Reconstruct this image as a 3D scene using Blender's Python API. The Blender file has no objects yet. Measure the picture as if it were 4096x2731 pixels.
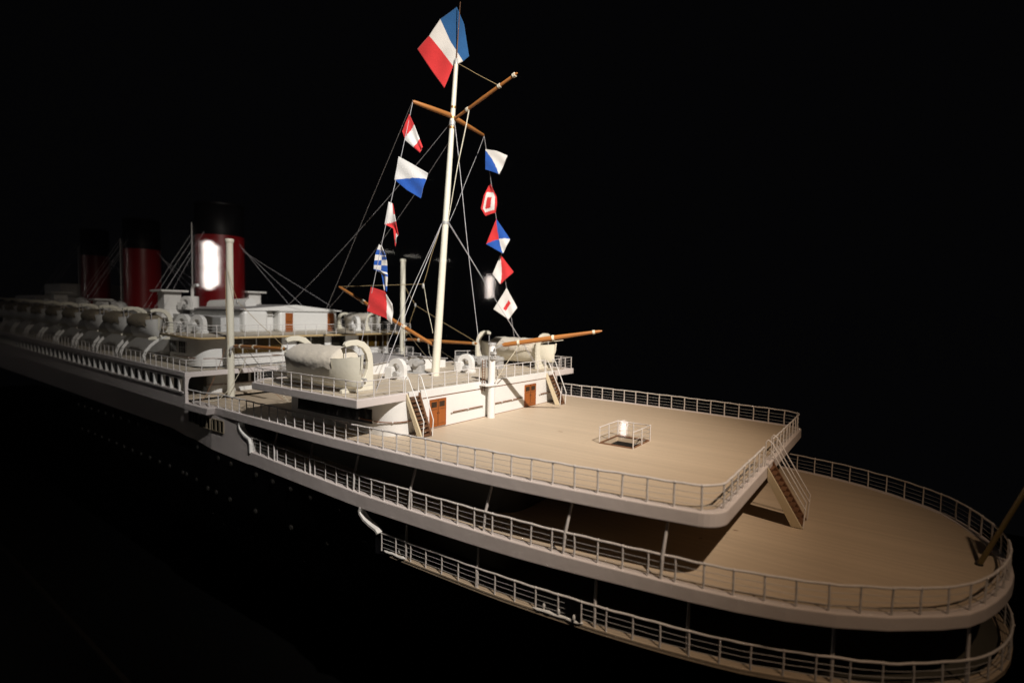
import bpy, bmesh, math, random
from mathutils import Vector, Matrix
random.seed(7)
S = 0.01                                   # one working unit is a centimetre of the model
C = bpy.context.scene.collection
PI = math.pi
V = lambda *a: Vector(a)

# ------------------------------------------------------------------ camera maths
CP = V(14.497, -31.331, 7.616)
YAW, PIT, ROL, FPX = -0.627, -0.054, 0.018, 2141.63
_f = V(math.sin(YAW)*math.cos(PIT), math.cos(YAW)*math.cos(PIT), math.sin(PIT))
_r0 = V(math.cos(YAW), -math.sin(YAW), 0); _u0 = _r0.cross(_f)
_r = math.cos(ROL)*_r0 + math.sin(ROL)*_u0
_u = -math.sin(ROL)*_r0 + math.cos(ROL)*_u0

def ray(p):
    return _f + _r*((p[0]-2048)/FPX) - _u*((p[1]-1365.5)/FPX)
def at(p, **k):
    (a, v), = k.items(); i = 'xyz'.index(a); d = ray(p)
    return CP + d*((v-CP[i])/d[i])
def at_plane(p, P0, n):
    d = ray(p); return CP + d*((P0-CP).dot(n)/d.dot(n))
def proj(P):
    d = P-CP; z = d.dot(_f)
    return (2048+FPX*d.dot(_r)/z, 1365.5-FPX*d.dot(_u)/z)
c4 = lambda a, b: (a/1.96+1300, b/1.96)
c5 = lambda a, b: (a/1.96+1300, b/1.96+700)
D_ = lambda a, b: (a*4096/2352, b*4096/2352)

# ------------------------------------------------------------------ materials
def mat(name, col, rough=.5, metal=0, bump=0, bscale=60, var=0, vscale=8, spec=.5, wave=None, sheen=0, coat=0):
    m = bpy.data.materials.new(name); m.use_nodes = True
    nt = m.node_tree; N = nt.nodes; L = nt.links; b = N['Principled BSDF']
    b.inputs['Base Color'].default_value = (*col, 1); b.inputs['Roughness'].default_value = rough
    b.inputs['Metallic'].default_value = metal; b.inputs['Specular IOR Level'].default_value = spec
    b.inputs['Coat Weight'].default_value = coat
    if sheen: b.inputs['Sheen Weight'].default_value = sheen
    tc = N.new('ShaderNodeTexCoord'); src = None
    if var:
        n = N.new('ShaderNodeTexNoise'); n.inputs['Scale'].default_value = vscale; n.inputs['Detail'].default_value = 5
        L.new(tc.outputs['Object'], n.inputs['Vector'])
        mx = N.new('ShaderNodeMix'); mx.data_type = 'RGBA'
        mx.inputs['A'].default_value = (*[c*(1-var) for c in col], 1)
        mx.inputs['B'].default_value = (*[min(1, c*(1+var*.6)) for c in col], 1)
        L.new(n.outputs['Fac'], mx.inputs['Factor']); src = mx.outputs['Result']
    if wave:                                        # planks along x: (pitch, darkness)
        sx = N.new('ShaderNodeSeparateXYZ'); L.new(tc.outputs['Object'], sx.inputs[0])
        def M(op, a, bb):
            q = N.new('ShaderNodeMath'); q.operation = op
            for i, v in enumerate((a, bb)):
                if isinstance(v, (int, float)): q.inputs[i].default_value = v
                elif v is not None: L.new(v, q.inputs[i])
            return q.outputs[0]
        row = M('DIVIDE', sx.outputs[wave[2]], wave[0]*S)
        fr = M('FRACT', row, None); seam = M('LESS_THAN', fr, .10)
        fl = M('FLOOR', row, None)
        wn = N.new('ShaderNodeTexWhiteNoise'); wn.noise_dimensions = '1D'; L.new(fl, wn.inputs['W'])
        g = N.new('ShaderNodeTexNoise'); g.inputs['Scale'].default_value = 1; g.inputs['Detail'].default_value = 4
        mp = N.new('ShaderNodeMapping'); L.new(tc.outputs['Object'], mp.inputs['Vector'])
        mp.inputs['Scale'].default_value = (18, 600, 60) if wave[2] == 1 else (600, 60, 18)
        L.new(mp.outputs['Vector'], g.inputs['Vector'])
        t = M('ADD', M('MULTIPLY', wn.outputs['Value'], .10), M('MULTIPLY', g.outputs['Fac'], .13))
        k = M('SUBTRACT', 1.10, M('ADD', M('MULTIPLY', seam, wave[1]), t))
        vm = N.new('ShaderNodeVectorMath'); vm.operation = 'SCALE'
        if src: L.new(src, vm.inputs[0])
        else: vm.inputs[0].default_value = col
        L.new(k, vm.inputs['Scale']); src = vm.outputs[0]
    if src: L.new(src, b.inputs['Base Color'])
    if bump:
        n2 = N.new('ShaderNodeTexNoise'); n2.inputs['Scale'].default_value = bscale; n2.inputs['Detail'].default_value = 6
        L.new(tc.outputs['Object'], n2.inputs['Vector'])
        bp = N.new('ShaderNodeBump'); bp.inputs['Strength'].default_value = bump; bp.inputs['Distance'].default_value = .002
        L.new(n2.outputs['Fac'], bp.inputs['Height']); L.new(bp.outputs['Normal'], b.inputs['Normal'])
    return m

WHITE = mat('white_paint', (.80, .785, .75), .42, bump=.12, bscale=120, var=.07, vscale=30)
PLATE = mat('white_hull_paint', (.73, .66, .63), .40, bump=.15, bscale=90, var=.10, vscale=22)
CREAM = mat('cream_paint', (.80, .76, .63), .38, bump=.10, bscale=200, var=.06, vscale=60)
GREYW = mat('grey_white_paint', (.56, .56, .55), .5, bump=.15, bscale=150, var=.08, vscale=40)
RAILM = mat('rail_paint', (.74, .70, .67), .42, bump=.25, bscale=300, var=.22, vscale=160)
WIRE = mat('rail_wire', (.56, .55, .54), .42, metal=.2)
DECK = mat('planked_deck', (.575, .466, .340), .55, bump=.06, bscale=80, var=.10, vscale=14, wave=(.17, .10, 1))
DECKW = mat('pale_deck', (.56, .48, .37), .6, bump=.06, bscale=80, var=.08, vscale=20, wave=(.2, .07, 1))
EDGEW = mat('edge_wood', (.56, .40, .19), .5, var=.2, vscale=80)
BLACK = mat('black_hull_paint', (.006, .006, .007), .35, var=.3, vscale=10, spec=.15)
BOOT = mat('red_boot_paint', (.012, .003, .002), .4, spec=.15)
REDF = mat('red_funnel_paint', (.15, .0035, .005), .32, bump=.05, bscale=60, var=.12, vscale=12, coat=.2)
BLKF = mat('black_funnel_paint', (.0025, .0025, .003), .5, spec=.1)
DOORM = mat('varnished_door', (.36, .10, .018), .45, var=.35, vscale=60, wave=(.16, .22, 1))
PANEM = mat('door_pane', (.045, .022, .010), .5, var=.9, vscale=300)
WOOD = mat('boom_wood', (.42, .165, .042), .42, var=.30, vscale=70, bump=.1, bscale=200)
DWOOD = mat('tread_wood', (.17, .080, .038), .6, var=.4, vscale=120)
STRM = mat('stringer_cream', (.66, .56, .38), .5, var=.1, vscale=60)
LASH = mat('lashing_cord', (.74, .68, .54), .8, bump=.5, bscale=900)
LINEW = mat('silver_line', (.60, .58, .60), .55, metal=.2, var=.5, vscale=420)
LINET = mat('tan_line', (.50, .37, .19), .7, var=.3, vscale=300)
LINER = mat('copper_line', (.42, .19, .09), .6, var=.5, vscale=300)
METAL = mat('silver_metal', (.56, .55, .53), .55, metal=.35, bump=.2, bscale=400, var=.25, vscale=140)
COPPER = mat('copper_band', (.70, .36, .15), .35, metal=.8)
BRASS = mat('brass_port', (.022, .02, .016), .55, metal=.2)
DULLW = mat('dull_wood', (.22, .18, .12), .6, var=.3, vscale=100)
GALSHADE = mat('gallery_shade', (.07, .065, .05), .6, var=.3, vscale=30)  # near-black colour that stands for the shade inside the galleries
BROWNR = mat('brown_rail', (.22, .085, .035), .5, var=.3, vscale=150)
GLASSD = mat('dark_window', (.020, .018, .013), .12, var=.6, vscale=90)
GLASSA = mat('amber_window', (.060, .034, .006), .15, var=.9, vscale=130)
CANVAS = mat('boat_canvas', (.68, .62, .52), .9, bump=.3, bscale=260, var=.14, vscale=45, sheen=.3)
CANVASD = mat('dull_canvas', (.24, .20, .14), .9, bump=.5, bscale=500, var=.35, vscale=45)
YELLOW = mat('staff_yellow', (.17, .125, .045), .5)
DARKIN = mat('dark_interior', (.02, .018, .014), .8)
ROOFM = mat('grey_roof', (.36, .34, .33), .6, var=.12, vscale=30)
TABLE = mat('black_cloth', (.0012, .0012, .0012), .95, bump=.3, bscale=400, spec=.05)
MOULD = mat('dark_moulding', (.012, .007, .003), .5)
CL = dict(
    red=mat('flag_red', (.66, .028, .030), .85, bump=.12, bscale=900, var=.22, vscale=110, sheen=.2),
    white=mat('flag_white', (.76, .73, .69), .85, bump=.12, bscale=900, var=.12, vscale=110, sheen=.2),
    blue=mat('flag_blue', (.010, .088, .42), .85, bump=.12, bscale=900, var=.25, vscale=110, sheen=.2),
    dblue=mat('flag_deep_blue', (.012, .105, .30), .85, bump=.12, bscale=900, var=.2, vscale=110, sheen=.2),
    navy=mat('ensign_blue', (.02, .03, .12), .85))

def emit(name, col, st, banded=False):
    m = bpy.data.materials.new(name); m.use_nodes = True
    nt = m.node_tree; b = nt.nodes['Principled BSDF']
    b.inputs['Base Color'].default_value = (.8, .8, .8, 1)
    b.inputs['Emission Color'].default_value = (*col, 1)
    N = nt.nodes; lw = N.new('ShaderNodeLayerWeight'); lw.inputs['Blend'].default_value = .5
    a = N.new('ShaderNodeMath'); a.operation = 'MULTIPLY_ADD'; a.inputs[1].default_value = -st*.25; a.inputs[2].default_value = st
    nt.links.new(lw.outputs['Facing'], a.inputs[0])
    tc = N.new('ShaderNodeTexCoord'); sx = N.new('ShaderNodeSeparateXYZ'); sn = N.new('ShaderNodeMath'); sn.operation = 'SINE'
    k = N.new('ShaderNodeMath'); k.operation = 'MULTIPLY'; k.inputs[1].default_value = 160; q = N.new('ShaderNodeMath'); q.operation = 'MULTIPLY_ADD'; q.inputs[1].default_value = .10; q.inputs[2].default_value = .9
    nt.links.new(tc.outputs['Object'], sx.inputs[0]); nt.links.new(sx.outputs['Z'], k.inputs[0]); nt.links.new(k.outputs[0], sn.inputs[0]); nt.links.new(sn.outputs[0], q.inputs[0])
    f = N.new('ShaderNodeMath'); f.operation = 'MULTIPLY'; nt.links.new(a.outputs[0], f.inputs[0]); nt.links.new(q.outputs[0], f.inputs[1]); nt.links.new(f.outputs[0], b.inputs['Emission Strength'])
    return m

# ------------------------------------------------------------------ mesh builder
class MB:
    def __init__(s): s.v = []; s.f = []; s.m = []; s.sm = []
    def add(s, vs, fs, mi=0, smooth=False):
        o = len(s.v); s.v += [Vector(v) for v in vs]
        for f in fs:
            s.f.append([i+o for i in f]); s.m.append(mi); s.sm.append(smooth)
        return s
    def box(s, x0, x1, y0, y1, z0, z1, mi=0):
        vs = [(x, y, z) for z in (z0, z1) for y in (y0, y1) for x in (x0, x1)]
        return s.add(vs, [(0,2,3,1), (4,5,7,6), (0,1,5,4), (2,6,7,3), (0,4,6,2), (1,3,7,5)], mi)
    def tube(s, pts, r, n=8, mi=0, cap=True, smooth=True):
        pts = [Vector(p) for p in pts]; k = len(pts)
        rs = r if isinstance(r, (list, tuple)) else [r]*k
        vs = []; ref = None
        for i, p in enumerate(pts):
            t = (pts[min(i+1, k-1)]-pts[max(i-1, 0)])
            if t.length < 1e-9: t = V(0, 0, 1)
            t.normalize()
            if ref is None: ref = V(0, 0, 1) if abs(t.z) < .9 else V(1, 0, 0)
            a = t.cross(ref).normalized(); b = t.cross(a).normalized(); ref = -b if (-b).dot(ref) > 0 else b
            for j in range(n):
                an = 2*PI*j/n; vs.append(p+(a*math.cos(an)+b*math.sin(an))*rs[i])
        fs = [(i*n+j, i*n+(j+1) % n, (i+1)*n+(j+1) % n, (i+1)*n+j) for i in range(k-1) for j in range(n)]
        s.add(vs, fs, mi, smooth)
        if cap:                                            # ends of their own, so that they do not bend the shading of the sides
            for q in (0, (k-1)*n): s.add(vs[q:q+n], [tuple(range(n))], mi, False)
        return s
    def prism(s, poly, o, ax, ay, d, mi=0):                # polygon in the plane (ax, ay) at o, extruded by the vector d
        o, ax, ay, d = map(Vector, (o, ax, ay, d)); n = len(poly)
        a = [o+ax*p[0]+ay*p[1] for p in poly]; b = [p+d for p in a]
        return s.add(a+b, [tuple(range(n))[::-1], tuple(range(n, 2*n))] + [(i, (i+1) % n, n+(i+1) % n, n+i) for i in range(n)], mi)
    def strip(s, rows, mi=0, closed=False, smooth=False):    # rows of equal length joined into a sheet
        n = len(rows[0]); k = len(rows)
        vs = [p for r in rows for p in r]; fs = []
        for i in range(k-1):
            for j in range(n if closed else n-1):
                fs.append((i*n+j, i*n+(j+1) % n, (i+1)*n+(j+1) % n, (i+1)*n+j))
        return s.add(vs, fs, mi, smooth)
    def band(s, line, w, h, mi=0):                          # a curved plate: centreline in 2-D done by callers
        return s.tube(line, w, 4, mi, smooth=False)
    def sphere(s, c, r, n=8, mi=0, sc=(1, 1, 1)):
        c = Vector(c); rows = []
        for i in range(n+1):
            th = PI*i/n
            rows.append([c+V(r*sc[0]*math.sin(th)*math.cos(2*PI*j/(2*n)), r*sc[1]*math.sin(th)*math.sin(2*PI*j/(2*n)), r*sc[2]*math.cos(th)) for j in range(2*n)])
        return s.strip(rows, mi, True, True)

ORG = {}
def link(o, parent=None, origin=None, name=None):
    C.objects.link(o)
    org = Vector(origin) if origin is not None else (ORG[parent.name] if parent else V(0, 0, 0))
    if parent: o.parent = parent; o.location = (org-ORG[parent.name])*S
    else: o.location = org*S
    ORG[o.name] = org
    return o
def build(mb, name, mats, parent=None, origin=None, flip=True, bevel=0):
    org = Vector(origin) if origin is not None else (ORG[parent.name] if parent else V(0, 0, 0))
    me = bpy.data.meshes.new(name)
    me.from_pydata([tuple((v-org)*S) for v in mb.v], [], mb.f)
    for m in (mats if isinstance(mats, (list, tuple)) else [mats]): me.materials.append(m)
    for i, p in enumerate(me.polygons): p.material_index = mb.m[i]; p.use_smooth = mb.sm[i]
    if flip:
        bm = bmesh.new(); bm.from_mesh(me); bmesh.ops.recalc_face_normals(bm, faces=bm.faces); bm.to_mesh(me); bm.free()
    me.update()
    o = bpy.data.objects.new(name, me)
    link(o, parent, org)
    if bevel:
        bv = o.modifiers.new('bevel', 'BEVEL'); bv.width = bevel*S; bv.segments = 2; bv.limit_method = 'ANGLE'
    return o
def empty(name, loc, label, cat, group=None):
    o = bpy.data.objects.new(name, None); link(o, None, loc); o.empty_display_size = .01
    return tag(o, label, cat, group)
def tag(o, label, cat, group=None, kind=None):
    if label: o['label'] = label
    if cat: o['category'] = cat
    if group: o['group'] = group
    if kind: o['kind'] = kind
    return o
def lerp(t, x):
    if x <= t[0][0]: return t[0][1]
    for (a, b), (c, d) in zip(t, t[1:]):
        if x <= c: return b+(d-b)*(x-a)/(c-a)
    return t[-1][1]
def smooth_tab(t, x):                                     # catmull-rom through a table
    n = len(t)
    if x <= t[0][0]: return t[0][1]
    if x >= t[-1][0]: return t[-1][1]
    for i in range(n-1):
        if x <= t[i+1][0]:
            x0, y0 = t[i]; x1, y1 = t[i+1]; h = x1-x0
            m0 = (y1-t[max(i-1, 0)][1])/(x1-t[max(i-1, 0)][0]); m1 = (t[min(i+2, n-1)][1]-y0)/(t[min(i+2, n-1)][0]-x0)
            q = (x-x0)/h
            return (2*q**3-3*q*q+1)*y0+(q**3-2*q*q+q)*h*m0+(-2*q**3+3*q*q)*y1+(q**3-q*q)*h*m1
def arc(cx, cy, r, a0, a1, n=6):
    return [(cx+r*math.cos(a0+(a1-a0)*i/n), cy+r*math.sin(a0+(a1-a0)*i/n)) for i in range(n+1)]
sheer = lambda x: .02*max(0, -22-x)
def resample(path, step):
    P = [Vector(p) for p in path]; L = [0]
    for a, b in zip(P, P[1:]): L.append(L[-1]+(b-a).length)
    n = max(1, round(L[-1]/step)); out = []; j = 0
    for i in range(n+1):
        d = L[-1]*i/n
        while j < len(P)-2 and L[j+1] < d: j += 1
        seg = L[j+1]-L[j] or 1
        out.append(P[j].lerp(P[j+1], (d-L[j])/seg))
    return out

# ------------------------------------------------------------------ the ship
SHIP = empty('ocean_liner_model', (0, 0, -19.2), 'long ocean liner model with white upper works, tan planked decks, black hull and red funnels', 'ship model')

HB = [(-31.4, 11.80), (-28, 11.85), (-20, 12.05), (-13, 12.2), (-5, 12.0), (0, 11.70), (3, 11.40), (6, 11.0), (8.25, 10.62)]
HC = [(-40, 12.0), (-24, 11.85), (-15, 11.85), (-7.5, 11.80), (-2.6, 11.7), (1.7, 11.48), (5.9, 11.0), (9.2, 10.5), (11.4, 9.93), (13.5, 9.03), (15.4, 7.78), (17.03, 6.25)]
HD = [(-11, 11.5), (-4, 11.4), (0, 11.25), (5, 10.75), (9.7, 9.85), (11.87, 9.05), (13.99, 8.14)]
ZC = lambda x: -3.02 + (0 if x > -10 else .036*(-10-x))
FC = lambda x: lerp([(-24, .92), (-10, .80), (0, .72), (6, .60), (15, .50)], x)
ZD = -6.02

def outline_B(inset=0):
    pts = [(x, -(smooth_tab(HB, x)-inset)) for x in [-31.4+i*(8.25+31.4)/26 for i in range(27)]]
    r = 1.15-inset*.6; xa = 9.36-inset
    ye = pts[-1][1]
    pts += arc(xa-r, ye+r+.02, r, -PI/2+.25, 0, 7)
    return pts + [(x, -y) for x, y in reversed(pts)]
def stern_curve(tab, xs, xe, ends, inset=0):
    pts = [(x, smooth_tab(tab, x)-inset) for x in [xs+i*(xe-xs)/26 for i in range(27)]]
    pts += [(x-inset, max(0, y-inset*.3)) for x, y in ends]
    port = [(x, -y) for x, y in pts]
    if port[-1][1] == 0: port = port[:-1]; tip = [(ends[-1][0]-inset, 0)]
    else: tip = []
    return port + tip + [(x, -y) for x, y in reversed(port)]
def outline_C(inset=0): return stern_curve(HC, -24, 16.2, [(17.03, 6.2), (17.55, 5.3), (17.95, 4.4), (18.35, 3.3), (18.65, 2.2), (18.85, 1.1), (18.92, 0)], inset)
def outline_D(inset=0): return stern_curve(HD, -11, 13.9, [(15.07, 7.46), (16.28, 6.45), (17.32, 5.42), (18.0, 4.4), (18.45, 3.4), (18.75, 2.4), (18.96, 1.2), (19.03, 0)], inset)

def slab(outline, ztop, zbot, name, m, parent, hole=None):
    bm = bmesh.new()
    def loop(pts, z):
        vs = [bm.verts.new((p[0]*S, p[1]*S, (z(p[0]) if callable(z) else z)*S)) for p in pts]
        return vs, [bm.edges.new((vs[i], vs[(i+1) % len(vs)])) for i in range(len(vs))]
    tv, te = loop(outline, ztop); bv, be = loop(outline, zbot)
    for i in range(len(outline)):
        j = (i+1) % len(outline); bm.faces.new((tv[i], tv[j], bv[j], bv[i]))
    if hole:
        hv, he = loop(hole, ztop); gv, ge = loop(hole, zbot)
        for i in range(len(hole)):
            j = (i+1) % len(hole); bm.faces.new((hv[i], gv[i], gv[j], hv[j]))
        te += he; be += ge
    bmesh.ops.triangle_fill(bm, edges=te, use_beauty=True); bmesh.ops.triangle_fill(bm, edges=be, use_beauty=True)
    bmesh.ops.recalc_face_normals(bm, faces=bm.faces)
    me = bpy.data.meshes.new(name); bm.to_mesh(me); bm.free(); me.materials.append(m)
    o = bpy.data.objects.new(name, me); C.objects.link(o); o.parent = parent
    o.location = -ORG[parent.name]*S; ORG[o.name] = V(0, 0, 0)
    return o
def fascia(outer, w, ztop, zbot, name, parent, m=None, lip=.045, bevel=.05):
    n = len(outer); mb = MB(); rows = []
    for i, (x, y) in enumerate(outer):
        a = outer[max(i-1, 0)]; b = outer[min(i+1, n-1)]
        t = V(b[0]-a[0], b[1]-a[1], 0).normalized(); nin = V(-t.y, t.x, 0)
        zt = (ztop(x) if callable(ztop) else ztop)+lip; zb = zbot(x) if callable(zbot) else zbot
        p = V(x, y, 0)
        rows.append([p+V(0, 0, zt), p+nin*w+V(0, 0, zt), p+nin*w+V(0, 0, zb), p+V(0, 0, zb)])
    mb.strip(rows, 0, True)
    mb.f += [[0, 1, 2, 3], [len(mb.v)-4+i for i in range(4)]]; mb.m += [0, 0]; mb.sm += [False, False]
    return build(mb, name, m or PLATE, parent, bevel=bevel)

HX0, HX1, HY0, HY1 = .45, 2.45, -2.85, -.45
hole = [(HX0, HY0), (HX1, HY0), (HX1, HY1), (HX0, HY1)]
deckB = slab(outline_B(.40), 0, -.30, 'quarter_deck', DECK, SHIP, hole)
fascia(outline_B(), .42, 0, -.56, 'deck_fascia', deckB)
deckC = slab(outline_C(.38), lambda x: ZC(x), lambda x: ZC(x)-.3, 'stern_deck', DECK, SHIP)
fascia(outline_C(), .40, ZC, lambda x: ZC(x)-FC(x), 'deck_fascia', deckC)
deckD = slab(outline_D(.42), ZD, ZD-.2, 'lower_stern_deck', GALSHADE, SHIP)  # floor coloured dark to stand for the shade under the stern deck
fascia([p for p in outline_D(.02) if p[0] > -8.8], .42, ZD, ZD-.2, 'deck_edge', deckD, DECK, lip=0, bevel=0)  # plain deck colour kept as the lit strip beside the darkened floor
hatch = MB()
for a, b in zip(hole, hole[1:]+hole[:1]):
    d = (V(*b, 0)-V(*a, 0)).normalized(); nn = V(d.y, -d.x, 0)*.10
    hatch.tube([V(*a, .02)+nn*.2-d*.05, V(*b, .02)+nn*.2+d*.05], .055, 4, smooth=False)
hatchO = build(hatch, 'hatch_coaming', DWOOD, SHIP)
well = MB()
for a, b in zip(hole, hole[1:]+hole[:1]):
    well.add([(*a, -.302), (*b, -.302), (*b, -1.5), (*a, -1.5)], [(0, 1, 2, 3)])
well.add([(*p, -1.5) for p in hole], [(0, 1, 2, 3)])
build(well, 'well', DARKIN, hatchO)

# hull: black sides below, white plating above with the two open galleries at the stern
def side_y(x):                                            # outer skin at the height of the stern decks
    if x < -24: return 11.85-.35*min(1, max(0, (-30.0-x)/1.4)) if x > -100 else 11.5*max(0.02, 1-((-100-x)/92)**2.2)
    return smooth_tab(HC, x)
def hull_b(x, q):                                         # q 0 top .. 1 keel
    full = 1-.93*q**2.6
    run = max(0, (x+40)/57); run = 1-(run**2)*q**.75*1.0
    return max(.05, full*max(.04, run))
def rim(x):
    if x <= -10.4: return ZC(x)-FC(x)
    if x >= -8.9: return ZD-.06
    return lerp([(-10.4, -3.82), (-10.33, -4.15), (-9.95, -4.48), (-9.3, -4.72), (-8.95, -4.78), (-8.9, -6.08)], x)
hx = [-192+i*4 for i in range(38)] + [-40+i*1.5 for i in range(20)] + [-10.4, -10.33, -10.2, -9.95, -9.6, -9.3, -8.95, -8.9]
stern = [p for p in outline_D() if p[1] <= 0 and p[0] > -8.85]
prof = [(x, side_y(x)-.02) for x in hx] + [(x, -y) for x, y in stern]
mb = MB(); rows = []
for x, y in prof:
    zt = rim(x); r = []
    for k in range(13):
        q = k/12; r.append(V(x - (max(0, x-6)*.75*q**.8), -y*hull_b(x, q), zt+(-19.2-zt)*q))
    rows.append(r)
mb.strip(rows, 0, smooth=True); mb.strip([[V(p.x, -p.y, p.z) for p in r] for r in rows], 0, smooth=True)
hull = build(mb, 'hull', [BLACK, BOOT], SHIP, flip=False)
for p in hull.data.polygons:
    if p.center.z + ORG['hull'].z*S < -13.2*S: p.material_index = 1
# port holes in the black side
ring_me = None
def porthole(x, z):
    q = (z-rim(x))/(-19.2-rim(x)); y = -(side_y(x)-.02)*hull_b(x, q)
    m = MB(); m.tube([V(x, y+.08, z), V(x, y-.05, z)], .21, 12); m.tube([V(x, y-.052, z), V(x, y-.07, z)], .13, 12, 1)
    return m
for n, (x, z) in enumerate([(-33.3, -3.6), (-32.7, -3.6), (-31, -3.7), (-27.1, -3.85), (-25.2, -3.95), (-21.75, -4.1), (-19.65, -4.15), (-17.55, -4.22), (-15.36, -4.3), (-12.42, -4.36)]
        + [(-34.5, -6.5), (-33.8, -6.5), (-32, -6.6), (-29.5, -6.75), (-28.2, -6.8), (-26.2, -6.95), (-22.8, -7.1), (-18.6, -7.3), (-14.8, -7.4)]
        + [(-32.7, -9.4), (-30.7, -9.5), (-28.7, -9.6), (-26.6, -9.7), (-24.5, -9.75), (-23, -9.8), (-20.8, -9.8), (-18.5, -9.85)]
        + [(-37-i*2.1, -3.4-.02*i) for i in range(12)] + [(-37-i*2.1, -6.4) for i in range(12)]):
    build(porthole(x, z), 'porthole', [BRASS, DARKIN], hull)

# white plating, one strip per side
def plate_bot(x): return ZC(x)-FC(x) if x > -34 else -3.0+.0*(x)+sheer(x)*.7
def plate_top(x):
    if x <= -23.85: return -.50 + (sheer(x) if x < -31.4 else 0)
    return lerp([(-23.85, -.95), (-23.8, -1.1), (-23.6, -1.3), (-23.25, -1.48), (-22.9, -1.62), (-22.5, -1.72)], x)
px = [-150+i*5 for i in range(23)] + [-40, -36, -33, -31.4, -28, -26, -24.5, -23.86, -23.85, -23.8, -23.6, -23.25, -22.9, -22.5]
def plating(sg):
    m = MB(); out = [[V(x, sg*side_y(x), plate_top(x)), V(x, sg*(side_y(x)), plate_bot(x)), V(x, sg*(side_y(x)-.25), plate_bot(x)), V(x, sg*(side_y(x)-.25), plate_top(x))] for x in px]
    m.strip(out, 0, True); k = len(m.v)-4; m.f.append([k, k+1, k+2, k+3]); m.m.append(0); m.sm.append(False)
    return m
plate = build(plating(-1), 'hull_plating', PLATE, SHIP); build(plating(1), 'hull_plating', PLATE, SHIP)
def opening_trim(pts, y, w):                                # white rounded lip of a gallery opening
    m = MB(); rows = []
    for i, (x, z) in enumerate(pts):
        a = pts[max(i-1, 0)]; b = pts[min(i+1, len(pts)-1)]; t = V(b[0]-a[0], 0, b[1]-a[1]).normalized(); nn = V(-t.z, 0, t.x)*w
        p = V(x, y-.06, z); rows.append([p, p+nn, p+nn+V(0, .45, 0), p+V(0, .45, 0)])
    m.strip(rows, 0, True); m.f += [[0, 1, 2, 3], [len(m.v)-4+i for i in range(4)]]; m.m += [0, 0]; m.sm += [False]*2
    return m
build(opening_trim([(-23.75, -.5), (-23.86, -.8), (-23.82, -1.08), (-23.62, -1.3), (-23.25, -1.5), (-22.9, -1.63), (-22.5, -1.74), (-22.38, -2.0), (-22.36, -2.62)], -11.86, .13), 'gallery_lip', WHITE, plate)
build(opening_trim([(-10.3, -3.75), (-10.42, -4.0), (-10.36, -4.2), (-10.0, -4.48), (-9.5, -4.68), (-8.95, -4.82), (-8.78, -4.98)], -11.78, .13), 'gallery_lip', WHITE, plate)
for cx, n in ((-26.9, 3), (-29.0, 3), (-31.6, 3)):          # slotted windows below the quarter deck
    for i in range(n):
        x = cx+(i-1)*.62; m = MB()
        fr = (x-.27, x+.27, -1.80, -.86); yy = -side_y(x)
        for a in ((fr[0], fr[0]+.06, fr[2], fr[3]), (fr[1]-.06, fr[1], fr[2], fr[3]), (fr[0]+.06, fr[1]-.06, fr[2], fr[2]+.06), (fr[0]+.06, fr[1]-.06, fr[3]-.06, fr[3])):
            m.box(a[0], a[1], yy-.07, yy+.05, a[2], a[3], 0)
        m.box(fr[0]+.06, fr[1]-.06, yy-.03, yy+.05, fr[2]+.06, fr[3]-.06, 1)
        build(m, 'hull_window', [DULLW, GLASSD], plate)
sp = MB(); sp.prism([(-31.4, 0), (-27.3, 0), (-27.6, -.55), (-31.4, -.55)], (0, -12.42, .0), (1, 0, 0), (0, 0, 1), (0, .62, 0))
build(sp, 'sponson', PLATE, plate, bevel=.05)

# houses inside the galleries
def rounded_house(x0, x1, hy, z0, z1, r=1.2, n=7, back=True):
    pts = [(x0, -hy)] + arc(x1-r, -hy+r, r, -PI/2, 0, n) + arc(x1-r, hy-r, r, 0, PI/2, n) + [(x0, hy)]
    m = MB(); k = len(pts)
    m.strip([[V(*p, z0) for p in pts], [V(*p, z1) for p in pts]], 0, True, True)
    m.add([V(*p, z1) for p in pts], [tuple(range(k))])
    for i, p in enumerate(m.f): 
        pass
    return m
gm = rounded_house(-31, -1.5, 9.2, -3.0, -.31, 1.6); build(gm, 'gallery_house', GALSHADE, SHIP)  # house walls darkened by colour, as gallery shade
gm = rounded_house(-31, -1.5, 9.2, -6.0, -3.33, 1.3); build(gm, 'gallery_house', GALSHADE, SHIP)

# ------------------------------------------------------------------ railings
post_n = [0]
def railing(path, name_parent, step=1.06, h=1.0, split=False, r=.05, pr=.042, wires=(.22, .46, .70), wr=.011, ends=True, jit=.02, wm=None, stuffname=True):
    P = resample(path, step); mb = MB(); up = V(0, 0, 1)
    for w in wires:
        mb.tube([p+up*(h*w)+V(0, 0, random.uniform(-.012, .012)) for p in resample(path, step/2)], wr, 5)
    pm = MB(); posts = []
    for i, p in enumerate(P):
        tip = p+V(random.uniform(-jit, jit), random.uniform(-jit, jit), h)
        own = split and post_n[0] < 76
        if own: post_n[0] += 1
        m = MB() if own else pm
        m.tube([p, p+V(random.uniform(-jit, jit), random.uniform(-jit, jit), h*.5), tip], [pr*1.1, pr*.95, pr], 6)
        m.sphere(tip, r*1.3, 4)
        if own: posts.append((m, p))
    o = build(mb, 'railing', wm or WIRE, name_parent)
    hp = resample(path, .35)
    hr = MB().tube([p+up*(h+.012*math.sin(k*1.7)+.01*math.sin(k*.61)) for k, p in enumerate(hp)], r, 7)
    build(hr, 'handrail', RAILM, o)
    for m, p in posts: build(m, 'post', RAILM, o, origin=p)
    if pm.v:
        q = build(pm, 'post', RAILM, o)
        q['kind'] = 'stuff'
    return o
ob = [V(x, y, .045) for x, y in outline_B(.16)]
nB = len(ob)//2
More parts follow.
